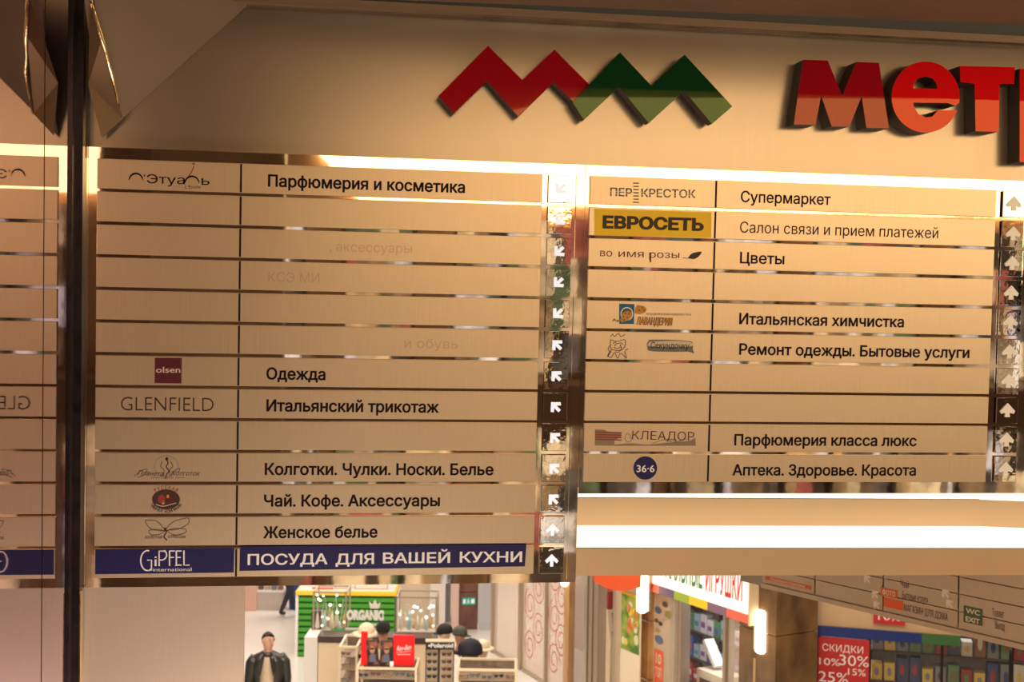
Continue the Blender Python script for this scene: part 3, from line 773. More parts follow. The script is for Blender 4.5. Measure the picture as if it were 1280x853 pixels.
def jacket(root, m_):
    # open-fronted shell round the torso
    m = MB(); n = 20; prof = [(.90, .205, .15), (1.0, .20, .148), (1.12, .192, .142), (1.28, .222, .152), (1.40, .228, .138), (1.475, .185, .12), (1.515, .10, .09)]
    gap = .52
    vs = []
    for z, rx, ry in prof:
        g = gap * (1.0 if z < 1.35 else .85)
        for k in range(n + 1):
            a = -PI / 2 + g + (2 * PI - 2 * g) * k / n
            vs.append((rx * math.cos(a), ry * math.sin(a), z + .01 * math.sin(k * 2.1 + z * 9)))
    vs2 = [(x * .93, y * .93, z) for x, y, z in vs]; N = len(vs); w = n + 1
    fs = [(i * w + k, i * w + k + 1, (i + 1) * w + k + 1, (i + 1) * w + k) for i in range(len(prof) - 1) for k in range(n)]
    fs += [tuple(N + q for q in f[::-1]) for f in fs]
    for i in range(len(prof) - 1):
        fs += [(i * w, (i + 1) * w, N + (i + 1) * w, N + i * w), (i * w + n, N + i * w + n, N + (i + 1) * w + n, (i + 1) * w + n)]
    fs += [(k, N + k, N + k + 1, k + 1) for k in range(n)]
    m.add(vs + vs2, fs, m_, True); b = m.build('jacket', root)
    for s in (-1, 1):
        q = MB(); q.tube([(s * .16, 0, 1.45), (s * .215, .01 + .02 * s, 1.37), (s * .245, .03 + .05 * s, 1.15), (s * .252, -.04 + .04 * s, .95), (s * .252, -.05 + .04 * s, .92)], [.085, .086, .068, .056, .05], m_, 12); q.build('sleeve', b)
        q = MB(); q.add([(s * .03, -.115, 1.505), (s * .085, -.145, 1.46), (s * .12, -.165, 1.34), (s * .085, -.162, 1.22), (s * .055, -.15, 1.36)], [(0, 1, 2, 3, 4)], m_); q.build('lapel', b)
    q = MB(); q.lathe([(.115, 1.475), (.100, 1.505), (.088, 1.53)], m_, n=14, sy=.9, cy=.012); q.build('collar', b)
jacket(man, LEATH)
p = gnd(361, 771)
J2 = standing(.3); J2['pick'] = lambda c: 0 if c.z > 1.515 else (2 if c.z > .10 else 3)
w2 = person('person', yawed(p.x, p.y, 0, 2.6), 'distant passer-by in dark trousers, only the legs showing below the sign', J2, [SKIN, SWEAT, TROU, SHOE])
dress_face(w2, HAIR)

# --- green slatted kiosk
p = gnd(373, 821)
gk = emp('slatted_kiosk', yawed(p.x, p.y, 0, .02), 'green slatted kiosk with yellow top edge and white side', 'kiosk')
m = MB(); m.box(0, 1.72, .0, .9, 0, 1.12, GRD); m.build('core', gk)
for i in range(10):
    m = MB(); m.box(-.01 + .0, 1.73, -.03, 0, .02 + i * .11, .09 + i * .11, GRN); m.build('slat', gk)
m = MB(); m.box(-.06, -.012, -.04, 3.2, 0, 1.13, WHT); m.build('side_panel', gk)
m = MB(); m.box(-.06, 1.76, -.06, 1.0, 1.13, 1.20, YLW); m.build('top_edge', gk)
m = MB(); m.box(-.06, .45, 1.0, 3.2, 1.13, 1.19, mat('white_top', (.85, .82, .76), .3)); m.box(-.03, 1.72, .0, .97, 1.2, 1.205, mat('white_top', (.85, .82, .76), .3)); m.build('worktop', gk)
def on(M, root_M): return root_M @ M
GKM = gk.matrix_world.copy()
def px_on(M, px, py, off): return loc(M, px, py, off)
# price stand, poster frames on the kiosk
def stand(M, y, pxs, pys, name, label, cat, front, parts):
    (a, b), (c, d) = px_on(M, pxs[0], pys[1], -y), px_on(M, pxs[1], pys[0], -y)
    t = emp(name, M @ Matrix.Translation((a, y, 1.205)), label, cat)
    return t, c - a, max(.2, d - 1.205)
t, w, h = stand(GKM, .10, (390, 417), (724, 746), 'price_stand', 'white tabletop sign with red bands standing on the green kiosk', 'sign', None, None)
m = MB(); m.box(0, w, 0, .02, 0, h + .1, WHT); m.build('panel', t)
m = MB(); m.box(0, w, -.004, 0, 0, h * .18, mat('orange_red', (.75, .10, .03), .5)); m.box(0, w, -.004, 0, h * .88, h + .1, mat('orange_red', (.75, .10, .03), .5)); m.build('red_band', t)
m = MB(); m.text('СЕРЕБРО', .03, w - .03, h * .40, h * .30, -.005, mat('red_brown_print', (.25, .08, .04), .5), .012); m.build('lettering', t)
for (x0, x1, kk) in ((418, 439, 0), (443, 485, 1)):
    t, w, h = stand(GKM, .14, (x0, x1), (724, 742), 'picture_frame', ('small pale poster beside the white sign on the green kiosk', 'wide framed poster with an orange picture on the green kiosk')[kk], 'poster', None, None)
    h += .12
    m = MB(); m.box(0, w, 0, .03, 0, h, mat('frame_wood', (.45, .30, .2), .5)); m.build('frame', t)
    m = MB(); m.box(.02, w - .02, -.004, 0, .02, h - .02, mat('poster_paper', (.80, .66, .56), .5)); m.build('print', t)
    m = MB()
    for i in range(5): m.ell(w * (.3 + .1 * i), h * (.40 + .07 * (i % 2)), .05 + .01 * (i % 3), .04, -.006, mat('orange_blot' if kk else 'blue_blot', (.85, .25, .04) if kk else (.35, .40, .55), .5), 10)
    m.build('artwork', t)
t = emp('black_bag', GKM @ Matrix.Translation((.12, .5, 1.205)), 'small black bag lying on the white top of the green kiosk', 'bag')
m = MB(); m.ball((.18, 0, .09), .17, mat('black_cloth', (.02, .02, .03), .7), 12, (1, .7, .55)); m.build('bag_body', t)
m = MB(); m.tube([(.08, 0, .15), (.12, 0, .22), (.22, 0, .22), (.28, 0, .15)], .012, mat('black_cloth', (.02, .02, .03), .7), 6); m.build('handle', t)

# --- jewellery kiosk
pc = dep(398, 800, 19.0)
JM = yawed(pc.x, pc.y, 0, 0.0)
jk = emp('jewellery_counter', JM, 'cream counter with a dark brown top edge in front of the green kiosk', 'counter')
m = MB(); m.box(0, 1.86, 0, .7, .06, .98, CRM); m.build('front_panel', jk)
m = MB(); m.box(-.22, -.01, -.02, 1.4, .0, 1.06, WHT); m.build('side_panel', jk)
m = MB(); m.box(-.01, 1.88, -.03, .35, .98, 1.08, DBR); m.build('worktop', jk)
m = MB(); m.box(-.20, -.04, .5, .62, 1.06, 1.36, DBR); m.build('till_back', jk)
m = MB(); m.box(.0, 1.86, 0, .7, 0, .06, DBR); m.build('plinth', jk)
t = emp('raised_letter_sign', JM @ Matrix.Translation((.40, .3, 1.10)), 'white raised shop lettering with a crown above the cream counter', 'sign')
gw = .55
m = MB(); m.box(-.02, .62, .02, .04, 0, .035, WHT); m.tube([(.02, .03, 0), (.02, .03, .3)], .008, WHT, 6); m.tube([(.58, .03, 0), (.58, .03, .3)], .008, WHT, 6); m.build('support', t)
m = MB(); m.text('ORGANIC', .0, .60, .18, .15, -.01, WHITE, .05); m.text('ORGANIC', .0, .60, .18, .15, .01, WHT, .05); m.build('lettering', t)
m = MB(); m.text('cosmetics', .24, .58, .08, .06, -.01, WHITE, .02); m.build('small_lettering', t)
m = MB(); m.prism([(.38, .36), (.36, .46), (.41, .42), (.45, .50), (.49, .42), (.54, .46), (.52, .36)], -.01, .02, WHT); m.build('crown', t)
def glass_case(M, w, d, z0, h, label, bulbs, seed):
    t = emp('glass_display_case', M, label, 'display case')
    fr = MB(); r_ = .012
    for x in (0, w):
        for y in (0, d): fr.box(x - r_, x + r_, y - r_, y + r_, 0, h, STEEL)
    for z in (h,):
        fr.box(0, w, -r_, r_, z - r_, z + r_, STEEL); fr.box(0, w, d - r_, d + r_, z - r_, z + r_, STEEL)
        fr.box(-r_, r_, 0, d, z - r_, z + r_, STEEL); fr.box(w - r_, w + r_, 0, d, z - r_, z + r_, STEEL)
    fr.build('frame', t)
    g = MB(); g.box(0, w, -.003, .003, 0, h, GLASS); g.build('glass_pane', t)
    g = MB(); g.box(w - .003, w + .003, 0, d, 0, h, GLASS); g.build('glass_pane', t)
    g = MB(); g.box(0, w, 0, d, h * .45, h * .45 + .008, GLASS); g.build('glass_shelf', t)
    rnd = random.Random(seed)
    wire = MB(); pts = [(w * (i / 12), .04 + .02 * math.sin(i), h * (.5 + .42 * math.sin(i * 1.7 + seed))) for i in range(13)]
    wire.tube(pts, .004, WHT, 5); wi = wire.build('light_string', t)
    for i in range(bulbs):
        q = MB(); q.ball((rnd.uniform(.03, w - .03), rnd.uniform(.03, .12), rnd.uniform(.05, h - .03)), rnd.uniform(.014, .024), BULB, 8); q.build('bulb', wi)
    return t
glass_case(JM @ Matrix.Translation((-.14, .34, 1.08)), .52, .5, 0, .62, 'glass case with a string of warm bulbs at the left end of the cream counter', 12, 1)
glass_case(JM @ Matrix.Translation((1.20, .34, 1.08)), .64, .5, 0, .56, 'glass case with warm bulbs and gilded ornaments at the right end of the cream counter', 12, 2)
rnd = random.Random(5)
ORN = [('pale cone-shaped ornament', (.80, .72, .60)), ('gilded spiral ornament', (.65, .42, .15)), ('pale blue cone ornament', (.45, .62, .68)), ('cream bell ornament', (.80, .70, .52))]
for i in range(16):
    left = i < 8; k = i % 8; nm, c = ORN[(i * 3) % 4]
    x = (-.10 + .06 * k) if left else (1.25 + .07 * k)
    o = MB(); hh = rnd.uniform(.12, .34); o.lathe([(.03, 0), (.045, hh * .12), (.028, hh * .5), (.02, hh * .8), (.004, hh)], mat('ornament_%d' % ((i * 3) % 4), c, .35, .3), n=10)
    ob = o.build('ornament', None, JM @ Matrix.Translation((x, .50 + .1 * (k % 2), 1.08)))
    tag(ob, '%s in the %s glass case, %s from its left edge' % (nm, 'left' if left else 'right', ('first', 'second', 'third', 'fourth', 'fifth', 'sixth', 'seventh', 'eighth')[k]), 'ornament', 'ornaments in the glass cases')

# --- sunglasses stall
def sunglasses(M, label, group, sc=1.0, lens=(.02, .02, .02), src=None):
    t = emp('sunglasses', M, label, 'sunglasses', group)
    m = MB()
    for s in (-1, 1): m.ball((s * .033 * sc, 0, 0), .028 * sc, mat('lens_%d%d' % (int(lens[0] * 99), int(lens[1] * 99)), lens, .1), 10, (1, .35, .78))
    m.build('lenses', t)
    m = MB(); m.tube([(-.062 * sc, .0, .012), (-.03 * sc, -.006, .022), (0, -.006, .010), (.03 * sc, -.006, .022), (.062 * sc, 0, .012)], .004 * sc, mat('frame_black', (.02, .015, .012), .3), 6)
    for s in (-1, 1): m.tube([(s * .062 * sc, 0, .012), (s * .064 * sc, .1 * sc, .008), (s * .06 * sc, .13 * sc, -.02)], .003 * sc, mat('frame_black', (.02, .015, .012), .3), 5)
    m.build('frame', t)
    return t
def copy_tree(o, M, label):
    c = o.copy(); COL.objects.link(c); c.matrix_world = M; c['label'] = label
    for ch in o.children:
        d = ch.copy(); COL.objects.link(d); d.parent = c; d.matrix_parent_inverse = ch.matrix_parent_inverse.copy()
    return c
D1 = 16.8
pr = dep(532, 812, D1)
zr = pr.z
RM = yawed(pr.x, pr.y, 0, .06)
k_ = D1 / 1500
rk = emp('sunglasses_rack', RM, 'tall black rack with two columns of sunglasses and a black header', 'rack')
rw = 36 * k_
m = MB(); m.box(0, rw, .05, .30, 0, zr, mat('rack_black', (.014, .010, .009), .35)); m.build('body', rk)
m = MB(); m.box(.0, rw, -.02, .12, zr, zr + .105, mat('rack_black', (.014, .010, .009), .35)); hd = m.build('header', rk)
m = MB(); m.box(-.003, rw + .003, -.023, .123, zr + .105, zr + .118, mat('rack_cap', (.65, .5, .36), .4)); m.build('cap_strip', rk)
m = MB(); m.text('Polaroid', .07, rw - .02, zr + .03, .060, -.0215, WHITE, .02); m.ell(.05, zr + .055, .014, .014, -.0215, WHITE, 8); m.build('lettering', hd)
for cx0, cx1, nm in ((.015, .170, 'left'), (.205, rw - .015, 'right')):
    m = MB(); m.box(cx0, cx1, .03, .05, .5, zr - .01, mat('rack_strip', (.50, .38, .27), .3, .3)); m.build('backing_strip', rk)
first = None
ORD = ('topmost', 'second', 'third', 'fourth', 'fifth', 'sixth', 'seventh', 'eighth', 'ninth')
LENS = [(.02, .02, .02), (.10, .03, .02), (.03, .025, .05), (.06, .04, .02)]
for ci_, (cx, nm) in enumerate(((.092, 'left'), (.295, 'right'))):
    for i in range(7):
        Mx = RM @ Matrix.Translation((cx, -.0, zr - .07 - i * .104))
        lb = '%s pair of sunglasses in the %s column of the black rack' % (ORD[i], nm)
        if i == 0: first = sunglasses(Mx, lb, 'sunglasses on the black rack', 1.12, LENS[ci_])
        else: copy_tree(first, Mx, lb)

CRF = mat('cream_frame', (.72, .60, .42), .4)
def showcase(px0, px1, py, D, depth, label, seed, n=3, ztop=None, lid=CRF, yaw=0.0):
    p0 = dep(px0, py, D); w = (px1 - px0) * D / 1500; z = p0.z
    M = yawed(p0.x, p0.y, 0, yaw)
    t = emp('glass_showcase', M, label, 'showcase'); r_ = .016
    m = MB()
    for x in (0, w):
        for y in (0, depth): m.box(x - r_ + .001, x + r_ - .001, y - r_ + .001, y + r_ - .001, .501, z - .031, lid)
    m.box(-r_, w + r_, -r_, r_, z - .03, z, lid); m.box(-r_, w + r_, depth - r_, depth + r_, z - .03, z, lid); m.box(-r_, r_, r_, depth - r_, z - .03, z, lid); m.box(w - r_, w + r_, r_, depth - r_, z - .03, z, lid)
    m.box(-r_, w + r_, -r_, depth + r_, 0, .5, lid); m.build('frame', t)
    m = MB(); m.box(0, w, 0, depth, z - .012, z - .004, GLASS); m.build('glass_top', t)
    m = MB(); m.box(0, w, -.002, .002, .5, z - .03, GLASS); m.build('glass_front', t)
    m = MB(); m.box(.02, w - .02, depth - .02, depth - .01, .5, z - .03, mat('showcase_back', (.16, .09, .05), .5, noise=.5, nscale=12)); m.build('back_panel', t)
    for s in range(n):
        zz = z - .16 - s * .19
        m = MB(); m.box(.01, w - .01, .02, depth - .02, zz - .01, zz, mat('shelf_wood', (.34, .22, .13), .4)); m.build('shelf', t)
    return t, M, w, z
sc1, M1, w1, z1 = showcase(447, 520, 834, 16.3, .5, 'white-framed glass showcase of sunglasses under the red display', 1)
sc2, M2, w2_, z2_ = showcase(425, 446, 808, 17.6, .7, 'narrow white-framed glass showcase left of the red display', 2)
sc3, M3, w3, z3 = showcase(572, 645, 836, 16.0, .55, 'white-framed glass showcase right of the black rack', 3)
COLS3 = [(.02, .02, .02), (.30, .10, .05), (.45, .30, .10), (.25, .30, .35), (.05, .12, .10)]
def fill(M, w, z, n, rows, where, lens0, sc=1.1):
    f = None
    for r0 in range(rows):
        for i in range(n):
            Mx = M @ Matrix.Translation((.07 + i * (w - .14) / max(1, n - 1), .09 + .06 * ((i + r0) % 2), z - .16 - r0 * .19 + .028)) @ Matrix.Rotation(.3 * math.sin(i * 3 + r0), 4, 'Z')
            lb = '%s pair from the left on the %s shelf of the %s' % (ORD[i].replace('topmost', 'first'), ('top', 'second', 'third')[r0], where)
            c = (lens0 + i + r0) % 5
            sunglasses(Mx, lb, 'sunglasses in the showcases', sc, COLS3[c])
fill(M1, w1, z1, 5, 1, 'showcase under the red display', 0)
fill(M2, w2_, z2_, 1, 3, 'narrow left showcase', 1)
fill(M3, w3, z3, 5, 1, 'showcase right of the rack', 2)
# red display board and photo boards standing on the showcase
def panel3(name, M, w, h, d, m_, label, cat):
    t = emp(name, M, label, cat)
    m = MB(); m.box(0, w, 0, d, 0, h, m_); m.build('board', t)
    return t
kx = 16.3 / 1500
RDM = M1 @ Matrix.Translation(((490 - 447) * kx, .10, z1))
RP2 = mat('bright_red_card', (.75, .004, .006), .35)
rd = panel3('display_board', RDM, 27 * kx, 38 * kx, .03, RP2, 'bright red display board with white script on the glass showcase', 'display')
m = MB(); h0 = .20; m.text('Ray-Ban', .05, 27 * kx - .05, h0, .070, -.002, WHITE, .0, shear=.35, rot=.12); m.stroke([(.05, h0 - .025), (.25, h0 + .0)], .004, -.002, WHITE); m.stroke([(.06, h0 - .05), (.24, h0 - .045)], .006, -.002, WHITE); m.build('lettering', rd)
t = panel3('display_board', M1 @ Matrix.Translation((.03, .10, z1)), 8 * kx, 42 * kx, .03, RP2, 'narrow red upright board at the left end of the showcase top', 'display')
PH = mat('photo_print', (.30, .10, .05), .35, col2=(.012, .01, .012), nscale=9, thr=(.48, .60))
for i, (a, b, nm) in enumerate(((459, 473, 'left'), (474, 490, 'right'))):
    t = panel3('photo_board', M1 @ Matrix.Translation(((a - 447) * kx, .06 + .02 * i, z1)) @ Matrix.Rotation(-.08 + .1 * i, 4, 'Y'), (b - a) * kx, 32 * kx, .02, mat('rack_black', (.014, .010, .009), .35), 'dark advertising photo of faces in sunglasses, %s of the pair by the red board' % nm, 'poster')
    m = MB(); m.box(.006, (b - a) * kx - .006, -.003, 0, .01, 32 * kx - .01, PH); m.build('photo', t)
    m = MB(); W_ = (b - a) * kx; m.ell(W_ * .5, .215, .036, .050, -.005, mat('photo_face', (.42, .20, .10), .5), 14); m.prism([(W_ * .22, .05), (W_ * .8, .05), (W_ * .66, .16), (W_ * .34, .16)], -.0045, None, mat('photo_shirt', (.10, .12, .2), .5))
    m.box(W_ * .5 - .028, W_ * .5 + .028, -.007, -.005, .22, .24, BLACK); m.build('portrait', t)
t = emp('leaflet', M1 @ Matrix.Translation(((487 - 447) * kx, .03, z1)), 'small white card leaning in front of the red display board', 'card')
m = MB(); m.box(0, .05, 0, .01, 0, .07, WHITE); m.build('card', t)
# heads and hats
def bust(px, py, D, label, colr, haircol=None, cat='mannequin', zbot=None, s=1.0):
    """display head; py is the crown of the head"""
    p_ = dep(px, py, D); zc = p_.z
    t = emp('mannequin_head', yawed(p_.x, p_.y, zc - .34 * s), label, cat)
    m = MB(); m.T = Matrix.Scale(s, 4)
    m.lathe([(.09, .0), (.075, .02), (.052, .07), (.055, .11), (.068, .145), (.082, .20), (.086, .25), (.078, .30), (.045, .335), (.01, .345)], colr, n=16, sy=1.18); m.tube([(0, -.09, .235), (0, -.118, .205), (0, -.095, .195)], [.006, .014, .008], colr, 8)
    m.build('head', t)
    m = MB(); m.T = Matrix.Scale(s, 4); zf = -(zc - .34 * s) / s; m.tube([(0, 0, .01), (0, 0, zf + .01)], .02, STEEL, 8); m.lathe([(.13, zf), (.13, zf + .02)], STEEL, n=14); m.build('stand', t)
    return t, zc
def cap(M, m_, label, brim=True, s=1.0, wide=False):
    t = emp('cap' if not wide else 'hat', M, label, 'cap' if not wide else 'hat')
    m = MB(); m.T = Matrix.Scale(s, 4); m.lathe([(.103, 0), (.105, .03), (.098, .075), (.075, .11), (.04, .13), (.006, .137)], m_, n=18, sy=1.15); m.ball((0, 0, .138), .008, m_, 8); m.build('crown', t)
    if wide:
        m = MB(); m.T = Matrix.Scale(s, 4); m.lathe([(.10, .012), (.14, .008), (.185, -.005), (.19, 0), (.14, .016), (.10, .022)], m_, n=24, sy=1.05); m.build('brim', t)
    elif brim:
        m = MB(); m.T = Matrix.Scale(s, 4)
        n = 10; vs = []
        for i in range(n + 1):
            a = PI + PI * i / n; x, y = .088 * math.cos(a), .088 * 1.15 * math.sin(a)
            f = math.sin(PI * i / n); vs += [(x, y, .008), (x * 1.0, y - .085 * f, -.004 * f), (x, y, -.0), (x, y - .085 * f, -.012)]
        fs = []
        for i in range(n): a = i * 4; fs += [(a, a + 1, a + 5, a + 4), (a + 2, a + 6, a + 7, a + 3), (a + 1, a + 3, a + 7, a + 5)]
        m.add(vs, fs, m_, True); m.build('brim', t)
    return t
DKCAP = mat('black_cap_cloth', (.012, .012, .012), .8); OLV = mat('olive_cap_cloth', (.075, .075, .055), .8, noise=.4, nscale=30); NVY = mat('navy_cap_cloth', (.010, .009, .022), .75); STRAW = mat('cream_straw', (.78, .66, .46), .7, noise=.1, nscale=40)
MQ = mat('tan_mannequin', (.42, .20, .11), .4); MQ2 = mat('pale_mannequin', (.62, .42, .30), .4)
def headcap(px, py, D, colr, m_, l1, l2, rz=0, s=1.0, wide=False):
    t, zc = bust(px, py, D, l1, colr, s=s)
    Mx = yawed(t.location.x, t.location.y, zc - .095 * s, rz)
    cap(Mx, m_, l2, s=s, wide=wide)
headcap(556, 783, 17.8, MQ2, DKCAP, 'pale display head under the black cap behind the black rack', 'black baseball cap on the head directly behind the black rack', -1.3, 1.0)
headcap(575, 786, 17.5, MQ, OLV, 'brown display head under the mottled olive cap', 'mottled olive baseball cap, right of the black cap', 1.2, .95)
headcap(588, 804, 16.9, mat('dark_mannequin', (.12, .06, .04), .4), NVY, 'dark brown display head under the navy cap', 'large navy cap on a dark brown head beside the black rack', -1.9, 1.5)
headcap(604, 803, 17.7, MQ2, STRAW, 'pale display head under the cream hat', 'cream woven hat behind the navy cap', 0, .95, True)
headcap(479, 780, 17.2, MQ, mat('black_knit', (.015, .012, .012), .95, bump=.01, nscale=60), 'display head under the black knitted hat behind the photo boards', 'black knitted hat above the dark advertising photos', 0, 1.0)
headcap(458, 783, 17.3, MQ2, STRAW, 'display head under the beige straw hat', 'beige straw hat left of the black knitted hat', 0, 1.15, True)

# --- far back: pilasters, marble column with low exit sign
def pil(px0, px1, pyb, m_, name, d=.5, z=4.6, cap_=None):
    a, b = gnd(px0, pyb), gnd(px1, pyb)
    m = MB(); m.box(0, (b - a).length, 0, d, 0, z, m_); m.box(-.01, (b - a).length + .01, -.015, d, 0, .12, m_); return struct(name, m, frame2((a.x, a.y), (b.x, b.y)))
pil(500, 537, 778, mat('beige_wall', (.72, .58, .44), .6, noise=.04), 'wall_far_beige')
pil(538, 556, 786, mat('white_wall', (.80, .74, .68), .6), 'wall_far_white')
pil(556, 563, 778, mat('grey_frame', (.42, .42, .44), .4), 'door_1', .1)
pil(564, 573, 790, mat('pink_pilaster', (.70, .48, .40), .5), 'trim_8', .4)
a, b = gnd(573, 788), gnd(597, 787)
mc = emp('marble_column', frame2((a.x, a.y), (b.x, b.y)), 'reddish marble column with a small green exit sign, far back in the middle', 'column')
wc = (b - a).length
for i in range(6):
    m = MB(); m.bevbox(0, wc, 0, .5, i * .75 + .005, (i + 1) * .75 - .005, .006, MARB); m.build('marble_slab', mc)
ex = emp('exit_sign', frame2((a.x, a.y), (b.x, b.y)) @ Matrix.Translation((.06, -.03, .50)), 'small green and white exit sign on the reddish marble column', 'sign')
m = MB(); m.box(0, .27, 0, .025, 0, .15, mat('exit_green', (.02, .28, .20), .4, emis=.15, ecol=(.05, .6, .45))); m.build('plate', ex)
WE = mat('exit_white', (.8, .9, .9), .4, emis=.25, ecol=(.8, 1, .95))
m = MB(); m.prism([(.02, .03), (.07, .03), (.07, .12), (.02, .12)], -.002, None, WE); m.ell(.125, .11, .012, .012, -.002, WE, 10); m.stroke([(.125, .095), (.12, .06), (.105, .03)], .014, -.002, WE); m.stroke([(.122, .065), (.145, .045), (.15, .03)], .012, -.002, WE)
m.stroke([(.10, .085), (.125, .09), (.148, .075)], .008, -.002, WE); m.prism([(.19, .03), (.25, .03), (.25, .12), (.19, .12)], -.002, None, WE); m.prism([(.165, .075), (.185, .095), (.185, .055)], -.002, None, WE); m.build('pictogram', ex)
pil(597, 615, 788, mat('grey_door', (.55, .55, .58), .3), 'door_2', .15)

# --- glazed front with red scrolls (right of the column)
GA, GB = gnd(617, 816), gnd(652, 838)
d_ = (GB - GA); W1 = frame2((GA.x, GA.y), (GB.x, GB.y))
def span(M, px, off=0): return loc(M, px, 790, off)[0]
gx = [span(W1, q) for q in (617, 652, 684, 711, 735)]
gf = emp('glazed_shopfront', W1, 'glazed shopfront with frosted panes and thin red scrolls', 'shopfront')
for i in range(4):
    m = MB(); m.box(gx[i] + .03, gx[i + 1] - .03, .0, .012, .05, 4.5, PINKG if i != 3 else GLASS); pn = m.build('glass_pane', gf)
    m = MB(); rr = random.Random(i + 3); x0, x1 = gx[i] + .08, gx[i + 1] - .08; SR = mat('red_scroll', (.45, .05, .03), .5)
    if i in (1, 2):
        for c in range(5):
            cx_ = x0 + (x1 - x0) * (.3 + .4 * (c % 2)); cz_ = .5 + c * .36; R_ = .30
            m.stroke([(cx_ + R_ * (1 - .8 * k / 22) * math.cos(.55 * k + c) * .8, cz_ + R_ * (1 - .8 * k / 22) * math.sin(.55 * k + c)) for k in range(22)], .016, -.004, SR)
        m.build('red_scroll', pn)
for i, x in enumerate(gx):
    w_ = (.03, .05, .02, .09, .05)[i]
    m = MB(); m.box(x - w_, x + w_, -.05, .06, 0, 4.6, STEEL if i != 3 else BROWNWOOD); m.build('mullion', gf)
m = MB(); m.box(gx[0], gx[4], -.03, .05, 0, .05, STEEL); m.build('sill', gf)
# shop interior wall behind the frosted glass
m = MB(); m.box(gx[0] - .3, gx[4] + .2, 1.6, 1.8, 0, 4.6, mat('pink_interior', (.78, .62, .55), .6, noise=.1, nscale=1.5)); struct('wall_interior', m, W1)
lt = emp('sconce_lamp', W1 @ Matrix.Translation((span(W1, 706, .1), -.12, loc(W1, 706, 727, .1)[1])), 'small glowing lamp at the top of the wooden post of the glazed shopfront', 'lamp')
m = MB(); m.ball((0, 0, 0), .07, LAMP, 12, (1, 1, 1.2)); m.build('globe', lt)
m = MB(); m.tube([(0, 0, .06), (0, .1, .1)], .012, STEEL, 6); m.build('bracket', lt)
gs = emp('advert_screen', W1 @ Matrix.Translation((span(W1, 721), .25, .9)), 'tall green advertising screen seen at an angle behind the last pane', 'screen')
m = MB(); m.box(0, .75, 0, .06, 0, 2.2, mat('screen_frame', (.6, .6, .62), .3, .4)); m.build('frame', gs)
m = MB(); m.box(.05, .70, -.005, 0, .06, 2.14, mat('green_screen', (.14, .24, .12), .4, emis=.5, ecol=(.3, .5, .3), col2=(.35, .12, .08), nscale=3)); m.build('screen', gs)

# --- toy shop front, receding
W2 = frame2((1.0, 17.0), (2.7, 13.75))
def at(px, py, off=0): return loc(W2, px, py, off)
sp = lambda px, off=0: loc(W2, px, 790, off)[0]
m = MB(); m.box(sp(739), sp(778), .35, .5, 0, 4.6, BEIGE); struct('wall_side_beige', m, W2)
tf = emp('toy_shopfront', W2, 'toy shop glass front with marble pier and tan metal mullions', 'shopfront')
for a, b in ((739, 743), (745, 750)):
    m = MB(); m.box(sp(a), sp(b), -.04, .1, 0, 4.6, STEEL); m.build('mullion', tf)
x0, x1 = sp(800), sp(817)
for i in range(6):
    m = MB(); m.bevbox(x0, x1, -.08, .25, i * .75 + .005, i * .75 + .745, .006, mat('tan_marble', (.50, .27, .09), .22, col2=(.26, .12, .04), nscale=3, thr=(.3, .7))); m.build('marble_slab', tf)
m = MB(); m.box(sp(805), sp(808.5), -.10, -.08, 1.0, 1.12, WHITE); m.build('switch_plate', tf)
for a, b in ((847, 851), (851.5, 854.5), (907, 910)):
    m = MB(); m.box(sp(a), sp(b), -.04, .1, 0, 3.4, STEEL); m.build('mullion', tf)
STK = mat('sticker_glass', (.75, .62, .48), .2, alpha=.35)
for a, b, mm in ((817.5, 846.5, STK), (855, 906.5, GLASS), (910.5, 943, STK)):
    m = MB(); m.box(sp(a), sp(b), .0, .012, 0, 3.4, mm); pn = m.build('glass_pane', tf)
    if a < 820:
        SC = [(.10, .14, .22), (.16, .12, .10), (.30, .28, .06), (.20, .06, .04), (.03, .08, .05), (.45, .28, .12), (.12, .16, .25)]
        for i, (cx_, cy_, r_) in enumerate(((823, 763, 5), (832, 756, 4), (836, 769, 5), (821, 776, 3), (826, 780, 3), (822, 788, 3.5), (824, 800, 6))):
            px_, pz_ = at(cx_, cy_); R_ = r_ * .0095; q = MB(); q.ell(px_, pz_, R_ * 1.6, R_, -.006, mat('sticker_%d' % i, SC[i], .4), 16); q.build('round_sticker', pn)
        a0, a1 = at(818.5, 811), at(829, 853); q = MB(); q.prism([(a0[0], a1[1] - .4), (a1[0], a1[1] - .4), (a1[0], a0[1]), (a0[0], a0[1])], -.006, None, mat('salmon_poster', (.70, .12, .05), .45)); pq = q.build('red_poster', pn)
        q = MB(); q.text('10', a0[0] + .04, a1[0] - .04, a0[1] - .17, .13, -.010, CREAM, .02); q.text('ТОП', a0[0] + .03, a1[0] - .03, a0[1] - .34, .12, -.010, CREAM, .02); q.build('lettering', pn)
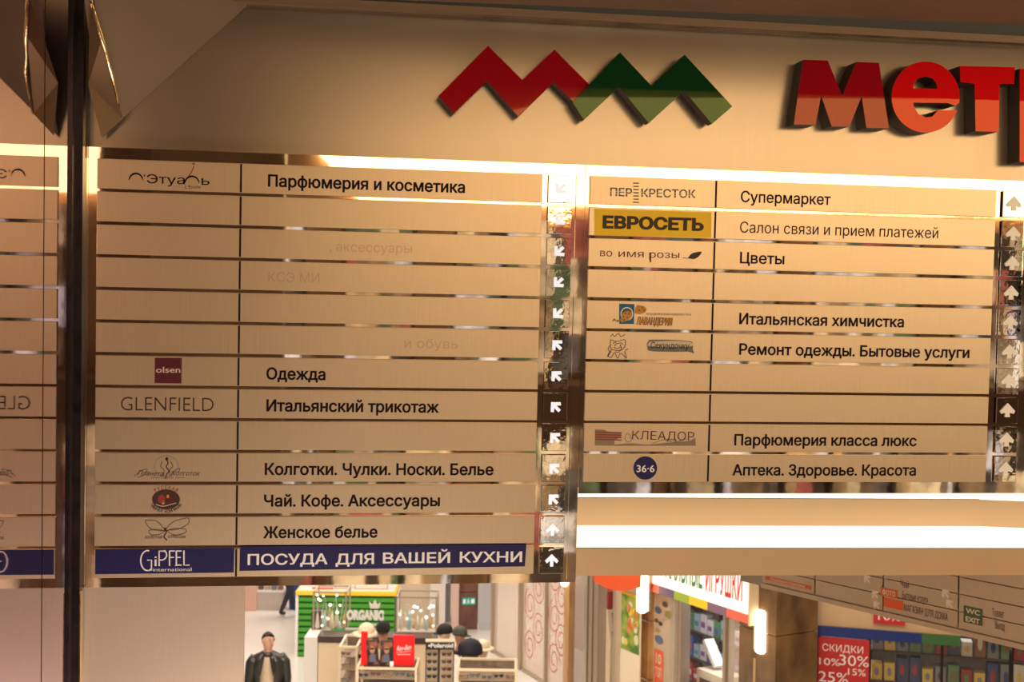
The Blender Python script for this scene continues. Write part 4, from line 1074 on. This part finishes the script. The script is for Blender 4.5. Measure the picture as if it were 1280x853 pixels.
# plant poster in front, terminal, awning
t = emp('plant_poster', W2 @ Matrix.Translation((sp(776, .25), -.25, 0)), 'tall glass panel printed with green plants left of the marble pier', 'poster')
pw = sp(800, .25) - sp(776, .25); zt_ = at(778, 738, .25)[1]; zl = at(778, 811, .25)[1]
m = MB(); m.box(0, pw, 0, .02, 0, zt_, mat('pale_panel', (.70, .58, .42), .35)); m.build('panel', t)
m = MB(); m.box(.01, pw - .01, -.004, 0, zl, zt_ - .04, mat('plant_print', (.30, .36, .05), .5, col2=(.06, .16, .02), nscale=5, thr=(.4, .6))); m.build('print', t)
m = MB(); m.box(0, pw, -.006, -.004, zt_ - .04, zt_, YLW)
rr = random.Random(2)
m.build('yellow_band', t)
m = MB()
for i in range(16): m.ell(rr.uniform(.06, pw - .06), rr.uniform(zl + .1, zt_ - .15), rr.uniform(.03, .06), rr.uniform(.04, .08), -.007, (mat('petal_orange', (.65, .20, .06), .5), mat('petal_yellow', (.70, .50, .05), .5), mat('petal_pale', (.60, .55, .35), .5))[i % 3], 8)
m.build('flowers', t)
D_ = 17.2; q0 = dep(763, 800, D_); kk = D_ / 1500
TM = yawed(q0.x, q0.y, 0, .3); zz = q0.z
t = emp('payment_terminal', TM, 'beige payment terminal with a dark screen and red header', 'terminal')
m = MB(); m.prism([(0, 0), (.42, 0), (.42, zz), (.0, zz)], 0, .4, BEIGE); m.build('cabinet', t)
m = MB(); m.add([(0, 0, zz), (.42, 0, zz), (.42, .14, zz + .40), (0, .14, zz + .40), (0, .4, zz), (.42, .4, zz), (.42, .4, zz + .4), (0, .4, zz + .4)], [(0, 1, 2, 3), (4, 7, 6, 5), (0, 3, 7, 4), (1, 5, 6, 2), (3, 2, 6, 7)], BEIGE); hd = m.build('sloping_head', t)
m = MB(); m.add([(.06, .02, zz + .13), (.38, .02, zz + .13), (.38, .105, zz + .36), (.06, .105, zz + .36)], [(0, 1, 2, 3)], mat('dark_screen', (.01, .012, .012), .1)); m.add([(.03, .0, zz + .02), (.40, .0, zz + .02), (.40, .03, zz + .11), (.03, .03, zz + .11)], [(0, 1, 2, 3)], MAROON); m.build('screen', hd)
m = MB(); m.box(0, .42, .12, .4, zz + .42, zz + .66, mat('dull_red', (.30, .03, .03), .5)); m.build('red_header', t)
m = MB(); m.prism([(.10, zz + .53), (.14, zz + .53), (.14, zz + .62), (.18, zz + .62), (.12, zz + .65), (.06, zz + .62), (.10, zz + .62)], .115, None, CREAM); m.ell(.12, zz + .49, .03, .03, .115, CREAM, 10); m.build('symbol', t)
# red arched awning
m = MB(); ax0, az0 = at(742, 727, .5); ax1, az1 = at(801, 734, .5); n = 10
vs = []
for i in range(n + 1):
    u = i / n; x = ax0 + (ax1 - ax0) * u; z = az0 - .05 * math.sin(u * PI) + (az1 - az0) * u * u
    vs += [(x, -.5, z), (x, .2, z + .05), (x, -.5, z + .6), (x, .2, z + .6)]
fs = []
for i in range(n): a = 4 * i; fs += [(a, a + 4, a + 6, a + 2), (a, a + 1, a + 5, a + 4), (a + 1, a + 3, a + 7, a + 5), (a + 2, a + 6, a + 7, a + 3)]
m.add(vs, fs, mat('red_orange_plastic', (.70, .09, .02), .25), False); o = m.build('awning', None, W2); tag(o, 'red-orange curved awning above the beige terminal', 'awning')
# wall lamps
def lamp(M, x, z0, z1, y, label):
    t = emp('sconce_lamp', M @ Matrix.Translation((x, y, z0)), label, 'lamp')
    m = MB(); h = z1 - z0; m.lathe([(.04, 0), (.068, .02), (.072, h * .5), (.068, h - .02), (.04, h)], LAMP, n=14); m.build('glass_tube', t)
    m = MB(); m.box(-.07, .07, .05, .09, .02, h - .02, STEEL); m.build('back_plate', t); return t
a, b = at(802.5, 766, .40), at(802.5, 715, .40); lamp(W2, a[0], a[1], b[1], -.40, 'tall glowing wall lamp at the left end of the white shop sign')
# lightbox sign
L0, L1 = at(806, 737, .3), at(935, 780, .3)
zs = (L0[1] + L1[1]) / 2; x0, x1 = L0[0], L1[0]
ls = emp('lightbox_sign', W2, 'white lightbox shop sign with a coloured stripe along its lower edge', 'sign')
LBX = mat('lightbox_white', (.88, .84, .78), .4, emis=.45, ecol=(1, .93, .85))
m = MB(); m.box(x0, x1, -.30, .05, zs + .10, zs + 1.2, LBX); m.build('box', ls)
STR = [(.75, .10, .05), (.12, .07, .14), (.30, .42, .03), (.88, .55, .02), (.20, .12, .18), (.75, .14, .09)]
segs = [806, 823, 842, 861, 884, 908, 935]
for i in range(6):
    m = MB(); a, b = sp(segs[i], .3), sp(segs[i + 1], .3); m.box(a, b, -.304, -.28, zs, zs + .10, mat('stripe_%d' % i, STR[i], .5)); m.build('stripe_block', ls)
zt2 = lambda px, py: at(px, py, .3)
a = zt2(839, 737); b = zt2(876, 737)
TXG = mat('green_letter', (.05, .22, .06), .5); TXR = mat('red_letter', (.62, .03, .04), .5)
zb_ = zs + .23
m = MB(); m.text('УНИКАЛЬНЫЕ', sp(812, .302), sp(877, .302), zb_, .34, -.302, TXG, .016); m.build('green_lettering', ls)
m = MB(); m.text('ИГРУШКИ', sp(881, .302), sp(927, .302), zb_, .34, -.302, TXR, .016); m.build('red_lettering', ls)
m = MB(); m.box(x1, x1 + .02, -.30, -.06, zs - .02, zs + 1.2, BEIGE); m.build('end_cap', ls)
# interior shelving and toys
m = MB(); m.box(sp(817) - 2.6, sp(943) + .2, 1.5, 1.6, 0, 4.0, mat('shop_back', (.10, .07, .07), .6, noise=.2)); struct('wall_shop_back', m, W2)
area('toy_shop_light', W2 @ Matrix.Translation(((sp(855) + sp(907)) / 2, .7, 3.3)), 1.6, .6, 46, (.9, .93, 1.0))
SX0 = sp(852) - 1.25
sh = emp('toy_shelves', W2 @ Matrix.Translation((SX0, .9, 0)), 'dark shelves of toys behind the toy shop glass', 'shelf')
SW = sp(943) - 1.0 - SX0
for i, z in enumerate((.95, 1.30, 1.62, 1.98, 2.34, 2.66)):
    m = MB(); m.box(0, SW, -.05, .35, z - .02, z, DBR); m.build('shelf_board', sh)
for x in (0, SW / 2, SW):
    m = MB(); m.box(x - .015, x + .015, 0, .35, 0, 3.0, DBR); m.build('upright', sh)
TC = [('white', (.75, .78, .82)), ('blue', (.06, .12, .55)), ('teal', (.05, .32, .38)), ('purple', (.30, .08, .40)), ('red', (.55, .05, .05)), ('green', (.08, .30, .10)), ('pale blue', (.35, .50, .65))]
rr = random.Random(11)
for r0, z in enumerate((.95, 1.30, 1.62, 1.98, 2.34)):
    n = 11
    for i in range(n):
        k = rr.randrange(7)
        if r0 == 2: k = (1, 1, 6, 0)[i % 4] if i < 7 else 3
        if r0 == 3: k = (0, 5, 6, 0)[i % 4]
        w_, h_ = SW / n * .82, rr.uniform(.17, .27)
        q = MB(); q.bevbox(0, w_, 0, .12, 0, h_, .006, mat('toybox_%d' % k, TC[k][1], .4)); q.box(.02, w_ - .02, -.002, 0, h_ * .3, h_ * .6, mat('toybox_%d' % ((k + 3) % 7), TC[(k + 3) % 7][1], .4))
        o = q.build('toy_box', None, W2 @ Matrix.Translation((SX0 + .03 + i * (SW - .05) / n, .9 - .03, z)))
        tag(o, '%s toy box, %s from left on the %s of toy shelves' % (TC[k][0], ('first', 'second', 'third', 'fourth', 'fifth', 'sixth', 'seventh', 'eighth', 'ninth', 'tenth', 'eleventh')[i], ('lowest board', 'second lowest board', 'middle board', 'fourth board', 'top board')[r0]), 'toy', 'toy boxes on the shelves')
t = emp('shop_desk', W2 @ Matrix.Translation((sp(872, -.3), .3, 0)), 'cream desk with a dark red panel just inside the toy shop glass', 'desk')
dz = loc(W2, 890, 843, -.3)[1]
m = MB(); m.box(0, sp(906, -.3) - sp(872, -.3), 0, .3, 0, dz, CREAM); m.build('desk_body', t)
m = MB(); m.box(.06, .55, -.004, 0, .2, dz - .1, MAROON); m.build('red_panel', t)
t = emp('tilted_book', W2 @ Matrix.Translation((sp(892, -.4), .42, dz)) @ Matrix.Rotation(-.7, 4, 'Y'), 'white book tilted on the cream desk', 'book')
m = MB(); m.box(0, .05, 0, .15, .03, .40, WHT); m.build('cover', t)

# --- brown marble pier and the facing front at the right
P0 = dep(945, 800, 13.45); P1 = dep(970, 800, 13.0); P2 = dep(1022, 800, 13.3)
TMAR = mat('tan_marble', (.50, .27, .09), .22)
mp_ = emp('marble_pier', frame2((P1.x, P1.y), (P2.x, P2.y)), 'dark brown marble pier to the right of the glowing wall lamp', 'column')
wq = (P2 - P1).length; Mi = mp_.matrix_world.inverted(); A_ = Mi @ V((P0.x, P0.y, 0))
zz_ = 4.6
for i in range(7):
    z0, z1_ = i * .66 + .004, i * .66 + .656
    m = MB(); m.bevbox(0, wq, 0, .6, z0, z1_, .006, MARB2); m.build('marble_slab', mp_)
    m = MB(); m.add([(A_.x, A_.y, z0), (-.004, 0, z0), (-.004, 0, z1_), (A_.x, A_.y, z1_), (A_.x + .1, A_.y + .2, z0), (A_.x + .1, A_.y + .2, z1_), (-.004, .3, z0), (-.004, .3, z1_)], [(0, 1, 2, 3), (4, 0, 3, 5), (1, 6, 7, 2), (3, 2, 7, 5)], MARB2); m.build('marble_slab', mp_)
pl = dep(951.5, 817, 13.2); ph = dep(951.5, 763, 13.2)
lamp(yawed(pl.x, pl.y), 0, pl.z, ph.z, 0, 'bright glowing wall lamp mounted on the brown marble pier')
o = MB(); bz = dep(951, 823, 13.3); o.box(-.08, .10, -.02, .08, 0, bz.z, mat('tan_post', (.60, .38, .18), .4)); o = o.build('post', None, yawed(bz.x, bz.y)); tag(o, 'tan metal post under the bright wall lamp', 'post')

P3 = dep(1022, 800, 13.6); P4 = dep(1290, 800, 13.0)
W4 = frame2((P3.x, P3.y), (P4.x, P4.y)); s4 = lambda px, off=0: loc(W4, px, 800, off)[0]; a4 = lambda px, py, off=0: loc(W4, px, py, off)
zb4 = a4(1060, 785)[1]
m = MB(); m.box(0, s4(1290) + 2, .02, .2, zb4, 4.6, TAN); struct('wall_right_shop', m, W4)
sf = emp('window_shopfront', W4, 'facing shop window with a blue header strip at the lower right', 'shopfront')
m = MB(); m.box(0, s4(1152), -.02, .02, zb4 - .11, zb4, mat('blue_header', (.01, .03, .20), .3)); m.build('blue_header', sf)
m = MB(); m.box(s4(1152), s4(1200), -.02, .02, zb4 - .11, zb4, mat('green_header', (.04, .14, .04), .4)); m.build('green_header', sf)
for a in (1022, 1085, 1176, 1262):
    m = MB(); m.box(s4(a), s4(a) + .03, -.01, .03, 0, zb4 - .11, DKPROF); m.build('mullion', sf)
for a, b in ((1025, 1085), (1088, 1176), (1179, 1262), (1265, 1330)):
    m = MB(); m.box(s4(a), s4(b), .0, .01, 0, zb4 - .11, GLASS); m.build('glass_pane', sf)
m = MB(); m.box(-.2, s4(1290) + 2, 1.4, 1.5, 0, 4.0, mat('shop_back2', (.09, .06, .05), .6, noise=.3)); struct('wall_shop_rear', m, W4)
area('window_shop_light', W4 @ Matrix.Translation((s4(1140), .8, 3.0)), 2.4, .8, 22, (.95, .92, .85))
ps = emp('sale_poster', W4, 'red sale poster with white percentages in the window beside the marble pier', 'poster')
x0, z1p = a4(1023, 796, .03); x1, z0p = a4(1086, 853, .03)
m = MB(); m.box(x0, x1, -.034, -.028, z0p - .8, z1p, REDP); m.build('sheet', ps)
def pt(px, py): return a4(px, py, .036)
def ptext(body, px0, px1, py, capx):
    a, b = pt(px0, py), pt(px1, py); q = MB(); q.text(body, a[0], b[0], a[1], capx * .0088, -.036, WHITE, .0); q.build('lettering', ps)
ptext('СКИДКИ', 1028, 1079, 813.5, 9); ptext('10%', 1024, 1050, 831, 9.5); ptext('30%', 1049, 1086, 831.5, 14); ptext('25%', 1023, 1060, 852, 14); ptext('15%', 1060, 1082, 844, 9)
p5 = emp('sale_poster', W4, 'small red sale poster hanging above the blue header strip', 'poster')
x0, z1p = a4(1092, 760, .05); x1, z0p = a4(1131, 783, .05)
m = MB(); m.box(x0, x1, -.05, -.02, z0p, z1p, REDP); m.build('sheet', p5)
m = MB(); m.text('10%', x0 + .05, x1 - .04, z0p + .05, .10, -.052, WHITE, .0); m.build('lettering', p5)
sv = emp('window_shelves', W4 @ Matrix.Translation((0, .45, 0)), 'shelves of boxed goods behind the facing shop window', 'shelf')
for z in (1.15, 1.55, 1.95, 2.3):
    m = MB(); m.box(.5, s4(1290) + 1, 0, .35, z - .02, z, DBR); m.build('shelf_board', sv)
rr = random.Random(4)
GC = [('white', (.55, .52, .46)), ('dark red', (.30, .03, .03)), ('yellow', (.60, .42, .10)), ('green', (.10, .22, .10)), ('grey', (.20, .20, .20)), ('brown', (.22, .11, .05)), ('dark blue', (.03, .05, .14))]
xs0 = s4(1090, -.45); xs1 = s4(1285, -.45)
for r0, z in enumerate((1.55, 1.95, 2.3)):
    n = 12
    for i in range(n):
        k = rr.randrange(7); w_ = (xs1 - xs0) / n; h_ = rr.uniform(.16, .32)
        q = MB(); q.bevbox(0, w_ * .85, 0, .16, 0, h_, .006, mat('carton_%d' % k, GC[k][1], .45)); q.ell(w_ * .42, h_ * .5, w_ * .2, h_ * .25, -.001, mat('carton_%d' % ((k + 2) % 7), GC[(k + 2) % 7][1], .45), 10)
        o = q.build('carton', None, W4 @ Matrix.Translation((xs0 + i * w_, .47, z)))
        tag(o, '%s carton, %s from the left on the %s shelf behind the facing window' % (GC[k][0], ('first', 'second', 'third', 'fourth', 'fifth', 'sixth', 'seventh', 'eighth', 'ninth', 'tenth', 'eleventh', 'twelfth')[i], ('lower', 'middle', 'upper')[r0]), 'box', 'cartons behind the facing window')

# --- slanting directory board, lower right
Q0 = dep(958, 735, 9.4); zq = Q0.z
d = ray(1282, 812); t_ = (zq - EYE.z) / d.z; Q1 = EYE + d * t_
W5 = frame2((Q0.x, Q0.y), (Q1.x, Q1.y)); L5 = (Q1 - Q0).length
W5 = Matrix.Translation((0, 0, zq)) @ W5
s5 = lambda px, py: loc(W5, px, py, 0)
sb = emp('directory_sign', W5, 'slanting satin directory board running down to the right behind the light strips', 'sign')
m = MB(); m.box(-.3, L5 + 1.5, .02, .06, 0, 1.2, MIRROR); m.build('mirror_backing', sb)
SAT2 = mat('satin_steel_dim', (.62, .46, .32), .40, .6, noise=.05, nscale=9, stretch=(30, 30, .6))
sx = [s5(952, 728)[0]] + [s5(a, b)[0] for a, b in ((1018, 744), (1103, 763), (1197, 785))] + [L5 + 1.5]
for c in range(4):
    for r0 in range(8):
        z0 = .035 + r0 * .115
        m = MB(); m.bevbox(sx[c] + .008, sx[c + 1] - .008, 0, .012, z0, z0 + .108, .0015, SAT2); m.build('name_plate', sb)
m = MB(); m.box(sx[0], L5 + 1.5, -.012, .05, -.006, .028, SAT2); m.build('bottom_rail', sb)
def plaque(px0, py0, px1, py1, m_, txt=None, tm=CREAM, nm='film'):
    (a, zA), (b, zB) = s5(px0, py0), s5(px1, py1)
    q = MB(); q.box(a, b, -.003, -.0012, min(zA, zB), max(zA, zB), m_); q.build(nm, sb)
    if txt:
        n = len(txt); hh = abs(zA - zB) / n
        for i, tx in enumerate(txt):
            q = MB(); q.text(tx, a + (b - a) * .12, b - (b - a) * .12, max(zA, zB) - hh * (i + .82), hh * .6, -.0045, tm, .02); q.build('lettering', sb)
plaque(957, 720, 1014, 738, mat('orange_film', (.60, .10, .02), .4), ['ПОДАРКИ И КЛАССИКА'])
plaque(1101, 734, 1122, 749, mat('orange_film', (.60, .10, .02), .4), ['ФОТО'])
plaque(1105, 747, 1129, 764, mat('orange_red2', (.68, .10, .015), .4))
plaque(1205, 757, 1228, 783, mat('dark_green_film', (.06, .10, .035), .4), ['WC', 'EXIT'])
for (a, b, tx) in ((1126, 1136, 'Чай'), (1128, 1160, 'Бытовые услуги'), (1130, 1185, 'МАГАЗИН ДЛЯ ДОМА'), (1240, 1255, 'Туалет'), (1244, 1256, 'Выход')):
    yy = {'Чай': 734, 'Бытовые услуги': 748, 'МАГАЗИН ДЛЯ ДОМА': 764, 'Туалет': 770, 'Выход': 786}[tx]
    A1 = s5(a, yy); B1 = s5(b, yy); q = MB(); q.text(tx, A1[0], B1[0], A1[1], .05, -.002, BRN, .0); q.build('lettering', sb)
for (a, b) in ((1084, 724), (1094, 743), (1096, 757), (1182, 742), (1187, 755)):
    A1 = s5(a, b); q = MB(); q.prism(arrow_pts(A1[0], A1[1], .07, PI / 4), -.003, None, CREAM); q.build('arrow', sb)

# added unseen block left of the picture, cuts the luminous band's double reflection
m = MB(); m.box(-.7, .62, -4.35, -4.0, 0, 9.2, mat('glare_block_brown', (.16, .10, .06), .45, noise=.3, nscale=2)); struct('wall_glare_block', m, BV)
